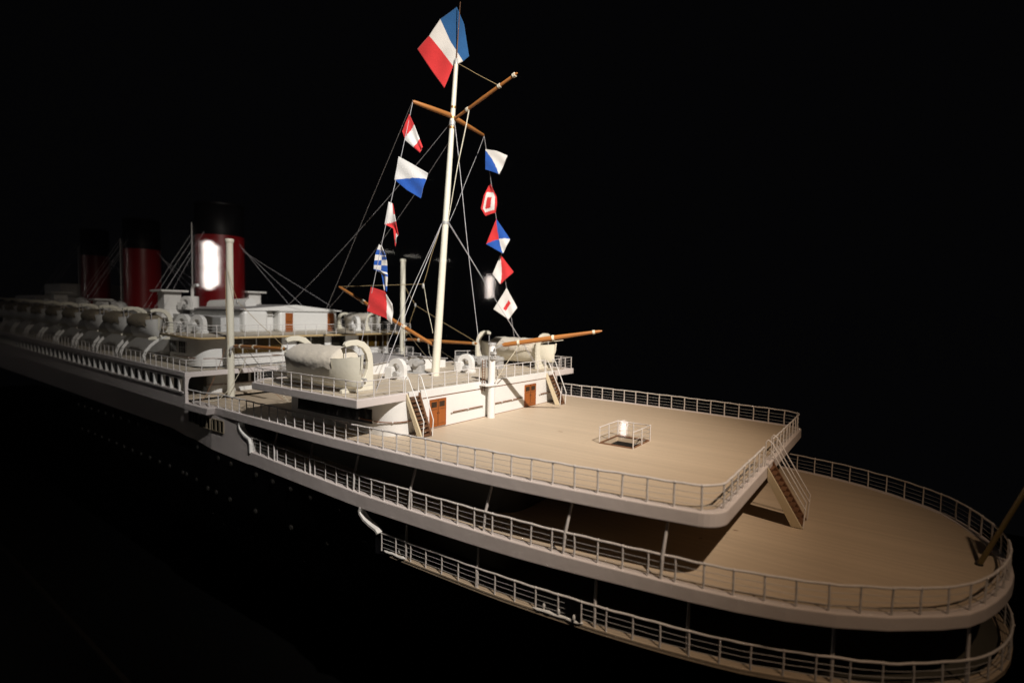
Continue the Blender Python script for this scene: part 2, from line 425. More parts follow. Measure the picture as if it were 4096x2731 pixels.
port = [p for p in ob if p.y < -.0]
port_rail = [V(-31.2, -12.2, .05), V(-28.8, -12.15, .05), V(-27.6, -11.85, .05)] + [p for p in port if p.x > -27] + [V(9.2, -2.2, .045)]
stb_rail = [V(9.2, .35, .045)] + [p for p in ob if p.y > 0]
railing(port_rail, deckB, 1.06, split=True)
railing(stb_rail, deckB, 1.08, r=.045)
oc = [V(x, y, ZC(x)+.045) for x, y in outline_C(.14)]
pc = [p for p in oc if p.x > -22.5 and (p.y < 0 or p.x > 17.5) and p.y < 4.6]
sc_ = [p for p in oc if p.y > 4.2]
railing([V(-22.3, -11.7, -2.56)]+[p for p in pc if p.x > -22], deckC, 1.07, split=True)
railing(sc_, deckC, 1.12, r=.045)
od = [V(x, y, ZD+.0) for x, y in outline_D(.06)]
pdl = [p for p in od if p.x > -8.8 and (p.y < 0 or p.x > 12)]
railing([V(-8.8, -11.45, ZD)]+pdl, deckD, 1.15, h=1.0)
# stanchions between the decks
for x, zt, zb, y, lean in [(-19.4, -.5, ZC(-19), -11.72, .05), (-15.3, -.5, ZC(-15), -11.72, .05), (-11.0, -.5, ZC(-11), -11.70, .25), (-6.4, -.5, ZC(-6), -11.66, .35), (-1.4, -.5, ZC(-1), -11.46, .35), (2.9, -.5, ZC(3), -11.2, .3), (7.15, -.5, ZC(7), -10.7, .15)]:
    build(MB().tube([V(x+lean, y+.25, zt), V(x+lean*.3, y, zb+1.05), V(x, y, zb)], [.06, .075, .06], 7), 'stanchion', RAILM, deckC)
for x, y in [(-6.9, -11.35), (-1.9, -11.25), (4.3, -10.75), (8.1, -10.05), (13.0, -8.45), (17.1, -5.45)]:
    build(MB().tube([V(x, y+.05, ZC(x)-.5), V(x, y, ZD+1), V(x, y, ZD)], [.055, .07, .055], 7), 'stanchion', RAILM, deckD)
for a, b, n in ((-8.6, -6.9, 1), (1.3, 3.8, 3)):
    m = MB(); m.tube([V(x, -smooth_tab(HD, x)+.04, ZD+.03+.02*math.sin(x*7)) for x in [a+(b-a)*i/9 for i in range(10)]], [.03, .08, .07, .09, .06, .08, .07, .09, .1, .04], 6)
    pl = build(m, 'fairlead', WHITE, deckD, bevel=.05)
    m = MB(); m.box(a+.1, b-.1, -11.2 if a < 0 else -10.95, -11.1 if a < 0 else -10.85, ZD+.0, ZD+.95); build(m, 'screen', BLACK, pl)
    for k in range(n): build(MB().sphere((a+(k+.7)*(b-a)/(n+.2), -11.2 if a < 0 else -11.0, ZD+.22), .11, 5, sc=(.6, .6, 1.5)), 'roller', WHITE, pl)
for x, y, z, L in ((-3.0, -1.72, .004, .45), (8.3, -3.5, -3.014, .3), (8.6, 1.0, .004, .7), (7.2, -5.6, -3.014, .2)):
    m = MB(); m.add([V(x-L/2, y+.02, z), V(x+L*.3, y+.06, z), V(x+L/2, y, z), V(x, y-.05, z)], [(0, 3, 2, 1)]); build(m, 'deck_scar', DWOOD, deckB if z > -1 else deckC)
# hatch railing
hr_path = [V(HX0-.05, HY0-.02, 0), V(HX0-.05, HY1+.1, 0), V(HX1+.06, HY1+.1, 0), V(HX1+.06, HY0-.02, 0)]
for a, b in zip(hr_path, hr_path[1:]): pass
def straight_rail(path, parent, **k):
    mbp = []
    for a, b in zip(path, path[1:]): mbp += resample([a, b], k.get('step', 1.0))[:-1]
    mbp.append(Vector(path[-1]))
    return mbp
def corner_railing(path, parent, step=1.0, **k):           # posts at every corner
    out = []
    for a, b in zip(path, path[1:]):
        s = resample([a, b], step); out += s[:-1]
    out.append(Vector(path[-1]))
    mb = MB(); h = k.get('h', 1.0); up = V(0, 0, 1); wr = k.get('wr', .012); pr = k.get('pr', .036); r = k.get('r', .030)
    for w in k.get('wires', (.22, .48, .74)):
        mb.tube([p+up*(h*w+random.uniform(-.012, .012)) for p in out], wr, 5)
    o = build(mb, 'railing', WIRE, parent)
    build(MB().tube([p+up*(h+random.uniform(-.015, .015)) for p in out], r, 6), 'handrail', RAILM, o)
    pm = MB()
    for p in out:
        tip = p+V(random.uniform(-.02, .02), random.uniform(-.02, .02), h)
        if k.get('split'):
            m = MB(); m.tube([p, tip], pr, 6); m.sphere(tip, pr*1.25, 4); build(m, 'post', RAILM, o, origin=p)
        else: pm.tube([p, tip], pr, 6); pm.sphere(tip, pr*1.25, 4)
    if pm.v: build(pm, 'post', RAILM, o)['kind'] = 'stuff'
    return o
corner_railing(hr_path, hatchO, 1.15, h=.95, split=True)

# ------------------------------------------------------------------ stairs
def stair(top, foot, y0, y1, fy0, fy1, n, parent, thick=.12, deep=.42, rails=1, kneex=.1, rail_h=1.0):
    xt, zt = top; xf, zf = foot
    st = MB(); out = []
    def side(ya, yb):
        m = MB(); dx, dzz = xf-xt, zf-zt; L = math.hypot(dx, dzz)
        prof = [(xt, zt+.06), (xt, zt-deep*L/abs(dx)*.55), (xf-deep*L/abs(dzz)*.8, zf), (xf, zf)]
        a = []; b = []
        for (x, z) in prof:
            q = (z-zt)/(zf-zt) if zf != zt else 0; q = min(1, max(0, q))
            y = ya+(yb-ya)*q
            a.append(V(x, y-thick/2, z)); b.append(V(x, y+thick/2, z))
        m.add(a+b, [(3, 2, 1, 0), (4, 5, 6, 7)]+[(i, (i+1) % 4, 4+(i+1) % 4, 4+i) for i in range(4)])
        return m
    t = MB()
    for i in range(n):
        q = (i+.6)/n; x = xt+(xf-xt)*q; z = zt+(zf-zt)*q; ya = y0+(fy0-y0)*q; yb = y1+(fy1-y1)*q
        t.box(x-.30, x+.04, ya+.05, yb-.05, z-.055, z-.005)
    o = build(side(y0, fy0), 'stair', STRM, parent)
    build(side(y1, fy1), 'stringer', DWOOD, o)
    for i in range(n):
        q = (i+.6)/n; x = xt+(xf-xt)*q; z = zt+(zf-zt)*q; ya = y0+(fy0-y0)*q; yb = y1+(fy1-y1)*q
        m = MB(); m.box(x-.30, x+.04, ya+.06, yb-.06, z-.055, z-.005); m.box(x-.30, x-.26, ya+.06, yb-.06, z-.005, z+.09)
        build(m, 'tread', DWOOD, o)
    for ya, yb in ((y0-.02, fy0), (y1+.02, fy1)):
        for k in range(rails):
            hh = rail_h-.42*k
            ku = V(xf+kneex, yb, zf+hh); pts = [V(xt-.12, ya, zt), V(xt-.12, ya, zt+hh), V(xt-.02, ya, zt+hh+.12), V(xt+.14, ya, zt+hh), ku, V(xf+kneex*.3, yb, zf)]
            if k: pts = pts[3:5]
            build(MB().tube(pts, .033, 6), 'stair_handrail', WHITE if rails == 1 else RAILM, o)
    return o

# ------------------------------------------------------------------ platform and its house
XW, ZP = -9.75, 2.55
house = rounded_house(-20.2, XW, 9.95, .0, ZP-.42, 1.3)
houseO = build(house, 'deckhouse', WHITE, SHIP)
# the aft wall continues up between the wings
pw = [(-22.4, -11.2), (-20.9, -12.45), (XW, -12.45), (XW, 11.9), (-20.9, 11.9), (-22.4, 10.7)]
plat = slab([(x+(.3 if x < -20 else -.3)*1, y*(.975)) for x, y in pw], ZP, ZP-.2, 'platform_deck', DECKW, SHIP)
mb = MB(); rows = []
edge = pw+[pw[0]]
cen = V(-16, -.3, 0)
for x, y in edge:
    p = V(x, y, 0); nin = V(.36 if x < -20 else -.36, -.36 if y > 0 else .36, 0)
    rows.append([p+V(0, 0, ZP+.04), p+nin+V(0, 0, ZP+.04), p+nin+V(0, 0, ZP-.43), p+V(0, 0, ZP-.43)])
mb.strip(rows, 0, True)
build(mb, 'deck_fascia', PLATE, plat, bevel=.04)
sof = MB(); sof.add([V(x, y, ZP-.425) for x, y in pw], [tuple(range(6))]); build(sof, 'soffit', WHITE, plat)
wf = MB(); wf.box(XW-.3, XW+.012, -8.55, 8.55, ZP-.44, ZP+.05); build(wf, 'roof_band', WHITE, houseO, bevel=.02)
seam = MB(); seam.box(XW+.004, XW+.03, -7.4, 7.2, ZP-.475, ZP-.44); build(seam, 'seam', BROWNR, houseO)
seam = MB(); seam.box(XW+.0, XW+.03, -8.6, 8.6, .0, .03); build(seam, 'seam', BROWNR, houseO)
# brown hand rail on the wall
def wall_rail(pts):
    m = MB(); m.tube(pts, .035, 6)
    for p in resample(pts, 1.4): m.sphere(p, .065, 4, 1)
    return m
for a, b in ((-4.75, -1.45), (-.55, 3.55), (6.1, 8.6)):
    build(wall_rail([V(XW+.10, a, .86), V(XW+.10, b, .86)]), 'wall_rail', [BROWNR, RAILM], houseO)
aft_c = arc(XW-1.3, -9.95+1.3, 1.3+.10, -PI/2, 0, 8)
build(wall_rail([V(-12.6, -10.05, .86)]+[V(x, y, .86) for x, y in aft_c]+[V(XW+.1, -7.0, .86)]), 'wall_rail', [BROWNR, RAILM], houseO)
def double_door(y0, y1, z0, z1, x, parent):
    m = MB(); m.box(x, x+.05, y0, y1, z0, z1)
    o = build(m, 'door', DOORM, parent, bevel=.01)
    return o
def door_full(y0, y1, z0, z1, x, parent, double=True):
    m = MB(); m.box(x, x+.05, y0, y1, z0, z1, 0)
    w = .035
    for a in ((y0-.0, y0+w, z0, z1), (y1-w, y1, z0, z1), (y0+w, y1-w, z1-w, z1), (y0+w, y1-w, z0, z0+w)): m.box(x+.051, x+.075, a[0], a[1], a[2], a[3], 0)
    if double:
        yc = (y0+y1)/2; m.box(x+.051, x+.066, yc-.012, yc+.012, z0+w, z1-w, 1)
        for s in (-1, 1):
            ya = yc+s*.12; yb = yc+s*((y1-y0)/2-.13)
            m.box(x+.0505, x+.060, min(ya, yb), max(ya, yb), z0+(z1-z0)*.70, z0+(z1-z0)*.90, 1)
            for t in ((.08, .60),):
                m.box(x+.0505, x+.057, min(ya, yb), max(ya, yb), z0+(z1-z0)*.62, z0+(z1-z0)*.635, 1)
                m.box(x+.0505, x+.057, min(ya, yb), max(ya, yb), z0+(z1-z0)*.09, z0+(z1-z0)*.10, 1)
            m.tube([V(x+.07, yc+s*.05, z0+(z1-z0)*.50), V(x+.10, yc+s*.10, z0+(z1-z0)*.475)], .018, 5, 1)
    else:
        m.box(x+.0505, x+.06, y0+.12, y1-.2, z0+(z1-z0)*.52, z0+(z1-z0)*.55, 1)
    return build(m, 'door', [DOORM, PANEM], parent)
door_full(-6.78, -5.28, .12, 1.92, XW, houseO); door_full(3.95, 5.55, .06, 1.82, XW, houseO)
# dark window band in the port wall
m = MB(); m.box(-19.3, -11.5, -10.0, -9.945, .72, 1.52, 0)
for i in range(14): m.box(-19.3+i*.6, -19.26+i*.6, -10.02, -10.0, .74, 1.5, 1)
m.box(-19.35, -11.45, -10.03, -9.945, .66, .72, 1)
build(m, 'window_band', [GLASSD, DARKIN], houseO)
m = MB(); m.box(-21.6, -20.2, -7.0, -4.4, 0, 1.4, 0); m.box(-21.3, -20.7, -7.03, -7.0, .5, .75, 1)
build(m, 'store_locker', [WHITE, DARKIN], SHIP)
ps = [V(-22.2, 9.5, ZP+.04), V(-20.8, 11.7, ZP+.04), V(XW-.15, 11.7, ZP+.04), V(XW-.15, 8.45, ZP+.04)]
pm_ = [V(XW-.15, 7.2, ZP+.04), V(XW-.15, -.55, ZP+.04)]
pm2 = [V(XW-.15, -1.6, ZP+.04), V(XW-.15, -7.6, ZP+.04)]
pp = [V(XW-.15, -8.85, ZP+.04), V(XW-.15, -12.28, ZP+.04), V(-20.8, -12.28, ZP+.04), V(-22.2, -11.1, ZP+.04), V(-22.2, -5.2, ZP+.04)]
for q in (ps, pm_, pm2, pp): corner_railing(q, plat, 1.1)
stair((XW+.05, ZP-.08), (-8.35, .02), -8.75, -7.72, -8.75, -7.95, 10, houseO)
stair((XW+.05, ZP-.08), (-8.1, .02), 7.25, 8.3, 6.75, 7.6, 10, houseO)
stair((9.38, -.05), (10.95, -2.98), -1.95, -.55, -1.2, .25, 11, deckC, thick=.16, deep=.55, rails=2, kneex=.12, rail_h=1.35)

# roofed trunk on the platform, bridge to the boat deck
m = MB(); m.prism([(-4.0, 0), (4.6, 0), (4.6, .72), (.3, 1.12), (-4.0, .72)], (-23.6, 0, ZP), (0, 1, 0), (0, 0, 1), (4.6, 0, 0), 0)
tr = build(m, 'hatch_house', WHITE, SHIP)
m = MB(); m.prism([(-4.15, .74), (.3, 1.15), (4.75, .74), (4.75, .82), (.3, 1.24), (-4.15, .82)], (-23.75, 0, ZP), (0, 1, 0), (0, 0, 1), (4.9, 0, 0), 0)
build(m, 'roof', [ROOFM], tr)
m = MB(); m.box(-31.2, -22.5, -4.6, 5.2, ZP-.45, ZP-.05); br = build(m, 'deck_bridge', WHITE, SHIP)
corner_railing([V(-31.0, -5.2, 2.5), V(-28.6, -4.5, 2.52), V(-22.7, -4.5, ZP-.03)], br, 1.1)
corner_railing([V(-31.0, 5.8, 2.5), V(-28.6, 5.1, 2.52), V(-22.7, 5.1, ZP-.03)], br, 1.1)

# ------------------------------------------------------------------ promenade superstructure
X1 = -31.35
def long_slab(name, x0, x1, y0, y1, zt, th, m, parent, n=24):
    mb = MB(); rows = []
    for i in range(n+1):
        x = x1+(x0-x1)*i/n; z = zt+sheer(x)
        rows.append([V(x, y0, z), V(x, y1, z), V(x, y1, z-th), V(x, y0, z-th)])
    mb.strip(rows, 0, True); mb.f += [[0, 1, 2, 3], [len(mb.v)-4+i for i in range(4)]]; mb.m += [0, 0]; mb.sm += [False]*2
    return build(mb, name, m, parent)
def long_wall(mb, x0, x1, y0, y1, za, zb, n=24, mi=0):
    rows = []
    for i in range(n+1):
        x = x1+(x0-x1)*i/n; s = sheer(x)
        rows.append([V(x, y0, zb+s), V(x, y1, zb+s), V(x, y1, za+s), V(x, y0, za+s)])
    k0 = len(mb.v)
    mb.strip(rows, mi, True); mb.f += [[k0, k0+1, k0+2, k0+3], [len(mb.v)-4+i for i in range(4)]]; mb.m += [mi, mi]; mb.sm += [False]*2
    return mb
XF = -122
boatdeck = long_slab('boat_deck', XF, X1+.3, -12.0, 12.0, 2.21, .2, DECKW, SHIP)
m = MB(); long_wall(m, XF, X1, -12.42, -12.02, 1.86, 2.25); long_wall(m, XF, X1-.02, -12.36, -12.05, 1.62, 1.855)
m.box(X1-.001, X1+.32, -12.42, 12.42, 2.02, 2.42)
build(m, 'deck_fascia', PLATE, boatdeck, bevel=.03)
m = MB(); long_wall(m, XF, X1, -12.38, -12.08, -.62, .55); long_wall(m, XF, X1-.01, -12.46, -12.05, .55, .68)
prom = build(m, 'promenade', PLATE, SHIP)
m = MB(); m.prism(arc(0, 0, .0, 0, 1, 1)[:1]+[(.42, 0), (.42, 2.1), (-.1, 2.1), (-.1, 0)] if 0 else [(0, -.6), (.30, -.6), (.24, .2), (.22, 1.3), (.30, 1.75), (.6, 2.05), (0, 2.05)], (X1+.02, -12.4, .1), (0, 1, 0), (0, 0, 1), (.28, 0, 0))
build(m, 'end_bracket', PLATE, prom)
x = -32.4; k = 0
while x > -112 and k < 50:
    s = sheer(x); m = MB()
    m.box(x-.10, x+.10, -12.34, -12.06, .68+s, 1.63+s)
    for sg in (-1, 1): m.prism([(0, 0), (.13, 0), (0, -.2)], (x+sg*.10, -12.30, 1.63+s), (sg, 0, 0), (0, 0, 1), (0, .2, 0))
    build(m, 'pillar', WHITE, prom); x -= 1.62; k += 1
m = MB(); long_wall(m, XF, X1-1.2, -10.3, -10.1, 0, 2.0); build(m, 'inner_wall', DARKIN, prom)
m = MB(); long_wall(m, XF, X1, 12.05, 12.4, -.6, 2.3); build(m, 'starboard_side', PLATE, prom)
m = MB(); long_wall(m, XF, X1-.5, -12.05, 12.05, -.1, .02); build(m, 'promenade_deck', DECK, prom)
# end wall below the boat deck
eh = rounded_house(-60, -33.0, 9.6, .1, 2.25, 1.1)
ehO = build(eh, 'end_house', WHITE, SHIP)
def pane_row(parent, x, ys, z0, z1, m_, name='window'):
    for a, b in ys:
        q = MB(); q.box(x, x+.04, a, b, z0, z1, 0)
        for u in ((a-.05, a, z0-.05, z1+.05), (b, b+.05, z0-.05, z1+.05), (a, b, z0-.05, z0), (a, b, z1, z1+.05)): q.box(x, x+.07, u[0], u[1], u[2], u[3], 1)
        build(q, name, [m_, METAL], parent)
pane_row(ehO, -33.0, [(-7.9, -6.3), (-6.1, -5.4), (-5.1, -3.9)], 1.0, 1.95, GLASSD)
build(wall_rail([V(-33.6, -9.68, .95), V(-32.9, -8.8, .95), V(-32.88, -3.0, .92)]), 'wall_rail', [BROWNR, RAILM], ehO)
# upper house
uh = rounded_house(-38.5, -32.75, 10.5, 2.4, 4.9, 1.2)
uh.box(-110, -38.5, -8.3, 8.3, 2.4, 4.9)
for v in uh.v: v.z += sheer(v.x)*.8
uhO = build(uh, 'upper_house', WHITE, SHIP)
pane_row(uhO, -32.75, [(-7.9, -7.0), (-6.9, -5.75), (-5.65, -4.5), (-4.4, -3.25)], 3.55, 4.85, GLASSA)
pane_row(uhO, -32.75, [(-1.7, -.2), (-.1, 1.4), (2.2, 3.9)], 3.55, 4.85, GLASSD)
pane_row(uhO, -32.75, [(5.6, 6.8), (6.9, 7.9), (8.0, 8.9), (9.0, 9.6)], 3.55, 4.85, GLASSA)
for x in (-36.6, -38.4):
    q = MB(); q.box(x, x+1.3, -10.56, -10.5, 3.6, 4.6, 0)
    for t in range(4): q.box(x+t*.43-.02, x+t*.43+.02, -10.58, -10.56, 3.6, 4.6, 1)
    q.box(x, x+1.3, -10.59, -10.56, 4.08, 4.12, 1)
    for u in ((x-.06, x, 3.55, 4.65), (x+1.31, x+1.36, 3.55, 4.65)): q.box(u[0], u[1], -10.6, -10.5, u[2], u[3], 1)
    build(q, 'window', [GLASSD, METAL], uhO)
build(wall_rail([V(-37.5, -10.6, 3.32), V(-35, -10.6, 3.28), V(-33.9, -10.58, 3.27), V(-32.95, -10.0, 3.26), V(-32.64, -9.2, 3.26), V(-32.64, -3.0, 3.24)]), 'wall_rail', [BROWNR, RAILM], uhO)
corner_railing([V(-95, -12.25, 2.2+sheer(-95)), V(-70, -12.25, 2.2+sheer(-70)), V(-50, -12.25, 2.2+sheer(-50)), V(-38, -12.25, 2.25+sheer(-38)), V(X1+.15, -12.25, 2.43), V(X1+.15, -5.2, 2.43)], boatdeck, 1.1, h=.95)
corner_railing([V(X1+.15, 5.8, 2.43), V(X1+.15, 12.2, 2.43), V(-45, 12.2, 2.25+sheer(-45))], boatdeck, 1.1, h=.95)
# sun deck (the third level)
m = MB(); sd = [(-31.5, -10.95), (-31.75, 0), (-31.5, 12.7), (-33, 13.0)] ; 
sdl = [(-110, -8.4), (-60, -8.4), (-38.6, -8.4), (-38.4, -11.3), (-33.4, -11.3), (-31.5, -10.95), (-31.75, 0), (-31.5, 12.4), (-33, 12.7), (-60, 12.6), (-110, 12.6)]
zz = 4.89
m.add([V(x, y, zz+sheer(x)) for x, y in sdl], [tuple(range(len(sdl)))]); m.add([V(x, y, zz-.14+sheer(x)) for x, y in sdl], [tuple(range(len(sdl)))])
sunO = build(m, 'sun_deck', DECKW, SHIP)
m = MB(); m.tube([V(x, y, zz-.06+sheer(x)) for x, y in sdl], .10, 6); build(m, 'deck_edging', EDGEW, sunO)
corner_railing([V(-90, -8.3, zz+sheer(-90)), V(-60, -8.3, zz+sheer(-60)), V(-38.4, -8.3, zz+sheer(-38.4)), V(-38.3, -11.1, zz+sheer(-38.4)), V(-33.5, -11.15, zz+sheer(-33.5)), V(-31.7, -10.8, zz+.19), V(-31.95, 0, zz+.2), V(-31.7, 12.2, zz+.19), V(-33.4, 12.5, zz+.2), V(-60, 12.4, zz+sheer(-60))], sunO, 1.15, h=1.0)

# house on the sun deck with a low gabled roof
zb = 5.15
m = MB(); body = [(-4.4, 0), (-2.0, 0), (-2.0, 2.25), (-4.4, 2.15)]
m.box(-56, -37.3, -4.4, -1.9, zb, zb+2.2); m.box(-56, -37.1, -.85, 6.1, zb, zb+2.22); m.box(-56, -38.0, -1.9, -.85, zb, zb+2.2)
top = build(m, 'top_house', WHITE, SHIP, bevel=.3)
m = MB(); m.prism([(-4.7, 0), (6.6, 0), (6.6, .10), (1.2, .62), (-4.7, .10)], (-56, 0, zb+2.24), (0, 1, 0), (0, 0, 1), (18.6, 0, 0), 0)
m.f.pop; rf = build(m, 'roof', ROOFM, top)
m = MB(); m.add([V(-37.38, -4.3, zb+2.2), V(-37.38, 6.2, zb+2.2), V(-37.38, 6.2, zb+2.34), V(-37.38, 1.2, zb+2.84), V(-37.38, -4.3, zb+2.34)], [(0, 1, 2, 3, 4)])
m.tube([V(-36.95, -2.1, zb+2.28), V(-36.9, 6.5, zb+2.26)], .07, 6); build(m, 'gable_front', WHITE, top)
door_full(-.2, .62, zb+.05, zb+2.0, -37.1, top, False); door_full(4.83, 5.62, zb+.05, zb+2.0, -37.1, top, False)

# ------------------------------------------------------------------ funnels, ventilators and tanks
def funnel(x, r, z0, zr, zt, pipes=True):
    m = MB(); m.tube([V(x, 0, z0), V(x, 0, zr)], [r, r*.985], 40, 0, cap=False)
    o = build(m, 'funnel', REDF, SHIP)
    m = MB(); m.tube([V(x, 0, zr), V(x, 0, zt), V(x, 0, zt-.3)], [r*.987, r*.975, r*.9], 40, 0, cap=True)
    m.tube([V(x, 0, zt-.25), V(x, 0, zt-.05)], [r*.99, r*.99], 40, 0); build(m, 'black_top', BLKF, o)
    for a in (-2.3, -1.9):
        build(MB().tube([V(x+math.cos(a)*(r+.2), math.sin(a)*(r+.2), z0), V(x+math.cos(a)*(r+.2), math.sin(a)*(r+.2), zr+1.4)], .05, 7), 'steam_pipe', METAL, o)
    return o
funnel(-51.2, 2.65, 6.3, 15.9, 19.6); funnel(-74, 2.3, 6.6, 15.6, 19.8); funnel(-93, 1.95, 7.0, 15.6, 19.8)
m = MB(); long_wall(m, -105, -38.2, -6.2, -4.0, 4.9, 6.3); long_wall(m, -105, -56.2, -3.9, 3.9, 4.9, 6.25); build(m, 'funnel_casing', GREYW, SHIP)

def stack_vent(x, y, z, h, w):
    m = MB(); m.tube([V(x, y, z), V(x, y, z+.9)], [w*.85, w*.7], 10); m.box(x-w*.5, x+w*.5, y-w*.5, y+w*.5, z+.9, z+h)
    o = build(m, 'tall_ventilator', WHITE, SHIP, bevel=.05)
    m = MB(); m.box(x-w*.9, x+w*.9, y-w*.8, y+w*.8, z+h, z+h+.22); build(m, 'ventilator_cap', WHITE, o, bevel=.1)
stack_vent(-49.9, -6.0, 6.4, 2.75, 1.7); stack_vent(-50.4, 3.4, 7.3, 2.1, 1.5); stack_vent(-69, -6.5, 6.2, 2.0, 1.3); stack_vent(-86, -6.5, 6.6, 2.6, 1.6)
m = MB(); m.tube([V(-48.2, -4.4, 6.1), V(-48.2, -4.4, 7.25)], .28, 10); m.tube([V(-48.2, -4.4, 7.25), V(-48.2, -4.4, 8.75)], .62, 14)
m.tube([V(-48.2, -4.4, 8.75), V(-48.2, -4.4, 9.5), V(-47.95, -4.4, 9.85), V(-47.4, -4.4, 9.95), V(-46.9, -4.4, 9.95)], .17, 8); build(m, 'exhaust_pot', WHITE, SHIP)
m = MB(); m.tube([V(-48.5, -2.2, 7.75), V(-42, -1.2, 8.0)], .66, 18); build(m, 'horizontal_tank', WHITE, SHIP)
def cowl(loc, parent, s=1.0, rz=0, box=True, drum=True):     # hoop shaped crane winch: box, thick arch, silver drum
    R = Matrix.Rotation(rz, 3, 'Z'); o_ = Vector(loc)
    T = lambda p: o_+R @ (Vector(p)*s)
    m = MB()
    inner = arc(.2, .95, .42, PI, 0, 8); outer = arc(.2, .95, .86, PI, 0, 8)
    prof = [(-.66, .55)]+outer+[(1.06, .1), (.62, 0)]+list(reversed(inner))+[(-.22, .55)]
    a = [T((p[0], -.22, p[1])) for p in prof]; b = [T((p[0], .22, p[1])) for p in prof]; n = len(prof)
    m.add(a+b, [(i, (i+1) % n, n+(i+1) % n, n+i) for i in range(n)])
    m.add(a, [(i, i+1, n-2-i, n-1-i) for i in range(n//2-1)]); m.add(b, [(i, i+1, n-2-i, n-1-i) for i in range(n//2-1)])
    vs = [T(v) for v in [(x, y, z) for z in (0, 1.0) for y in (-.35, .35) for x in (-.95, -.15)]]
    m.add(vs, [(0, 2, 3, 1), (4, 5, 7, 6), (0, 1, 5, 4), (2, 6, 7, 3), (0, 4, 6, 2), (1, 3, 7, 5)])
    vs = [T(v) for v in [(x, y, z) for z in (0, .28) for y in (-.45, .3) for x in (.3, 1.15)]]
    m.add(vs, [(0, 2, 3, 1), (4, 5, 7, 6), (0, 1, 5, 4), (2, 6, 7, 3), (0, 4, 6, 2), (1, 3, 7, 5)])
    o = build(m, 'deck_crane', WHITE, parent, bevel=.03)
    if drum:
        m = MB(); m.tube([T((.5, -.75, .48)), T((.5, -.42, .48))], .27*s, 14); m.tube([T((.5, -.72, .48)), T((.5, .3, .48))], .21*s, 14)
        build(m, 'drum', METAL, o)
    return o
cowl((-15.6, -4.4, ZP), SHIP, .86, .15); cowl((-14.9, 2.5, ZP), SHIP, .86, .15)
cowl((-37.6, -8.6, zz+.3), SHIP, .95, .3); cowl((-39.9, -8.9, zz+.33), SHIP, .95, .3); cowl((-47.8, -5.3, 7.3), SHIP, .8, .4)
cowl((-36.4, 8.0, zz+.3), SHIP, .95, -.2)
for x in (-61, -66, -72, -82, -88):
    cowl((x, -7.5, zz+sheer(x)+.3), SHIP, 1.1, .3)
for x, y, z in ((-70, -5.0, 7.6), (-67, -5, 7.4), (-82, -5, 8.0)):
    build(MB().sphere((x, y, z), .75, 8), 'ventilator_cowl', GREYW, SHIP)
m = MB(); m.box(-108, -96, -7, 7, 6.6, 9.0); m.box(-104, -95.5, -4, 5, 9.0, 11.0); m.box(-118, -104, -9.5, 9.5, 5.5, 7.6); build(m, 'bridge_house', GREYW, SHIP)
# winches on the platform
def winch(x, y, z, s, rz):
    R = Matrix.Rotation(rz, 3, 'Z'); T = lambda p: V(x, y, z)+R @ (Vector(p)*s)
    def bx(m, a):
        vs = [T(v) for v in [(i, j, k) for k in a[4:6] for j in a[2:4] for i in a[0:2]]]
        m.add(vs, [(0, 2, 3, 1), (4, 5, 7, 6), (0, 1, 5, 4), (2, 6, 7, 3), (0, 4, 6, 2), (1, 3, 7, 5)])
    m = MB(); bx(m, (-1.3, 1.5, -.55, .55, 0, .08)); bx(m, (-1.15, -.4, -.5, .5, .08, 1.0)); bx(m, (.55, 1.2, -.35, .35, .08, .6))
    o = build(m, 'winch', METAL, SHIP, bevel=.03)
    m = MB(); m.tube([T((-.4, 0, .75)), T((.75, 0, .75))], .16*s, 12); m.tube([T((.5, -.45, .8)), T((.5, .5, .8))], .3*s, 14); m.tube([T((.9, -.6, .78)), T((.9, .6, .78))], .22*s, 14); m.tube([T((-.75, -.72, .55)), T((-.75, -.4, .55))], .30*s, 14)
    build(m, 'winch_drum', METAL, o)
winch(-17.9, -1.0, ZP, 1.1, .35); winch(-15.8, 7.2, ZP, 1.0, 0.1); winch(-18.6, 7.0, ZP, .9, 0.1)

# ------------------------------------------------------------------ masts, derricks and rigging
mf = V(-14.95, -.9, ZP); mt = V(-13.41, -.6, 26.15)
def on_mast(z): return mf.lerp(mt, (z-mf.z)/(mt.z-mf.z))
def mr(z): return .325-.165*(z-ZP)/(26.15-ZP)
mast = build(MB().tube([on_mast(z) for z in (ZP, 8, 14, 20, 26.1)], [mr(z) for z in (ZP, 8, 14, 20, 26.1)], 20), 'mast', CREAM, SHIP)
build(MB().tube([on_mast(26.1), on_mast(26.5), on_mast(26.55)], [.17, .15, .05], 10), 'mast_cap', METAL, mast)
build(MB().tube([on_mast(26.4), on_mast(30.6)], [.05, .028], 6), 'flag_pole', DWOOD, mast)
for z in (23.0, 22.25, 21.5): build(MB().tube([on_mast(z-.07), on_mast(z+.07)], mr(z)+.035, 14), 'mast_band', COPPER, mast)
build(MB().tube([on_mast(14.3), on_mast(14.5)], mr(14.4)+.04, 14), 'mast_band', METAL, mast)
build(MB().tube([on_mast(21.65), on_mast(21.95)], mr(21.7)+.05, 14), 'mast_band', METAL, mast)
yc = on_mast(22.3)
yp = V(-14.25, -4.19, 22.42); ys = V(-14.25, 3.85, 22.25)
def tapered(a, b, r0, r1, r2): return MB().tube([a, a.lerp(b, .03), a.lerp(b, .5), a.lerp(b, .97), b], [r0*.6, r0, r1, r2, r2*.5], 10)
build(tapered(yc+V(0, -.2, .03), yp, .19, .175, .13), 'yard', WOOD, mast); build(tapered(yc+V(0, .2, -.02), ys, .18, .155, .115), 'yard', WOOD, mast)
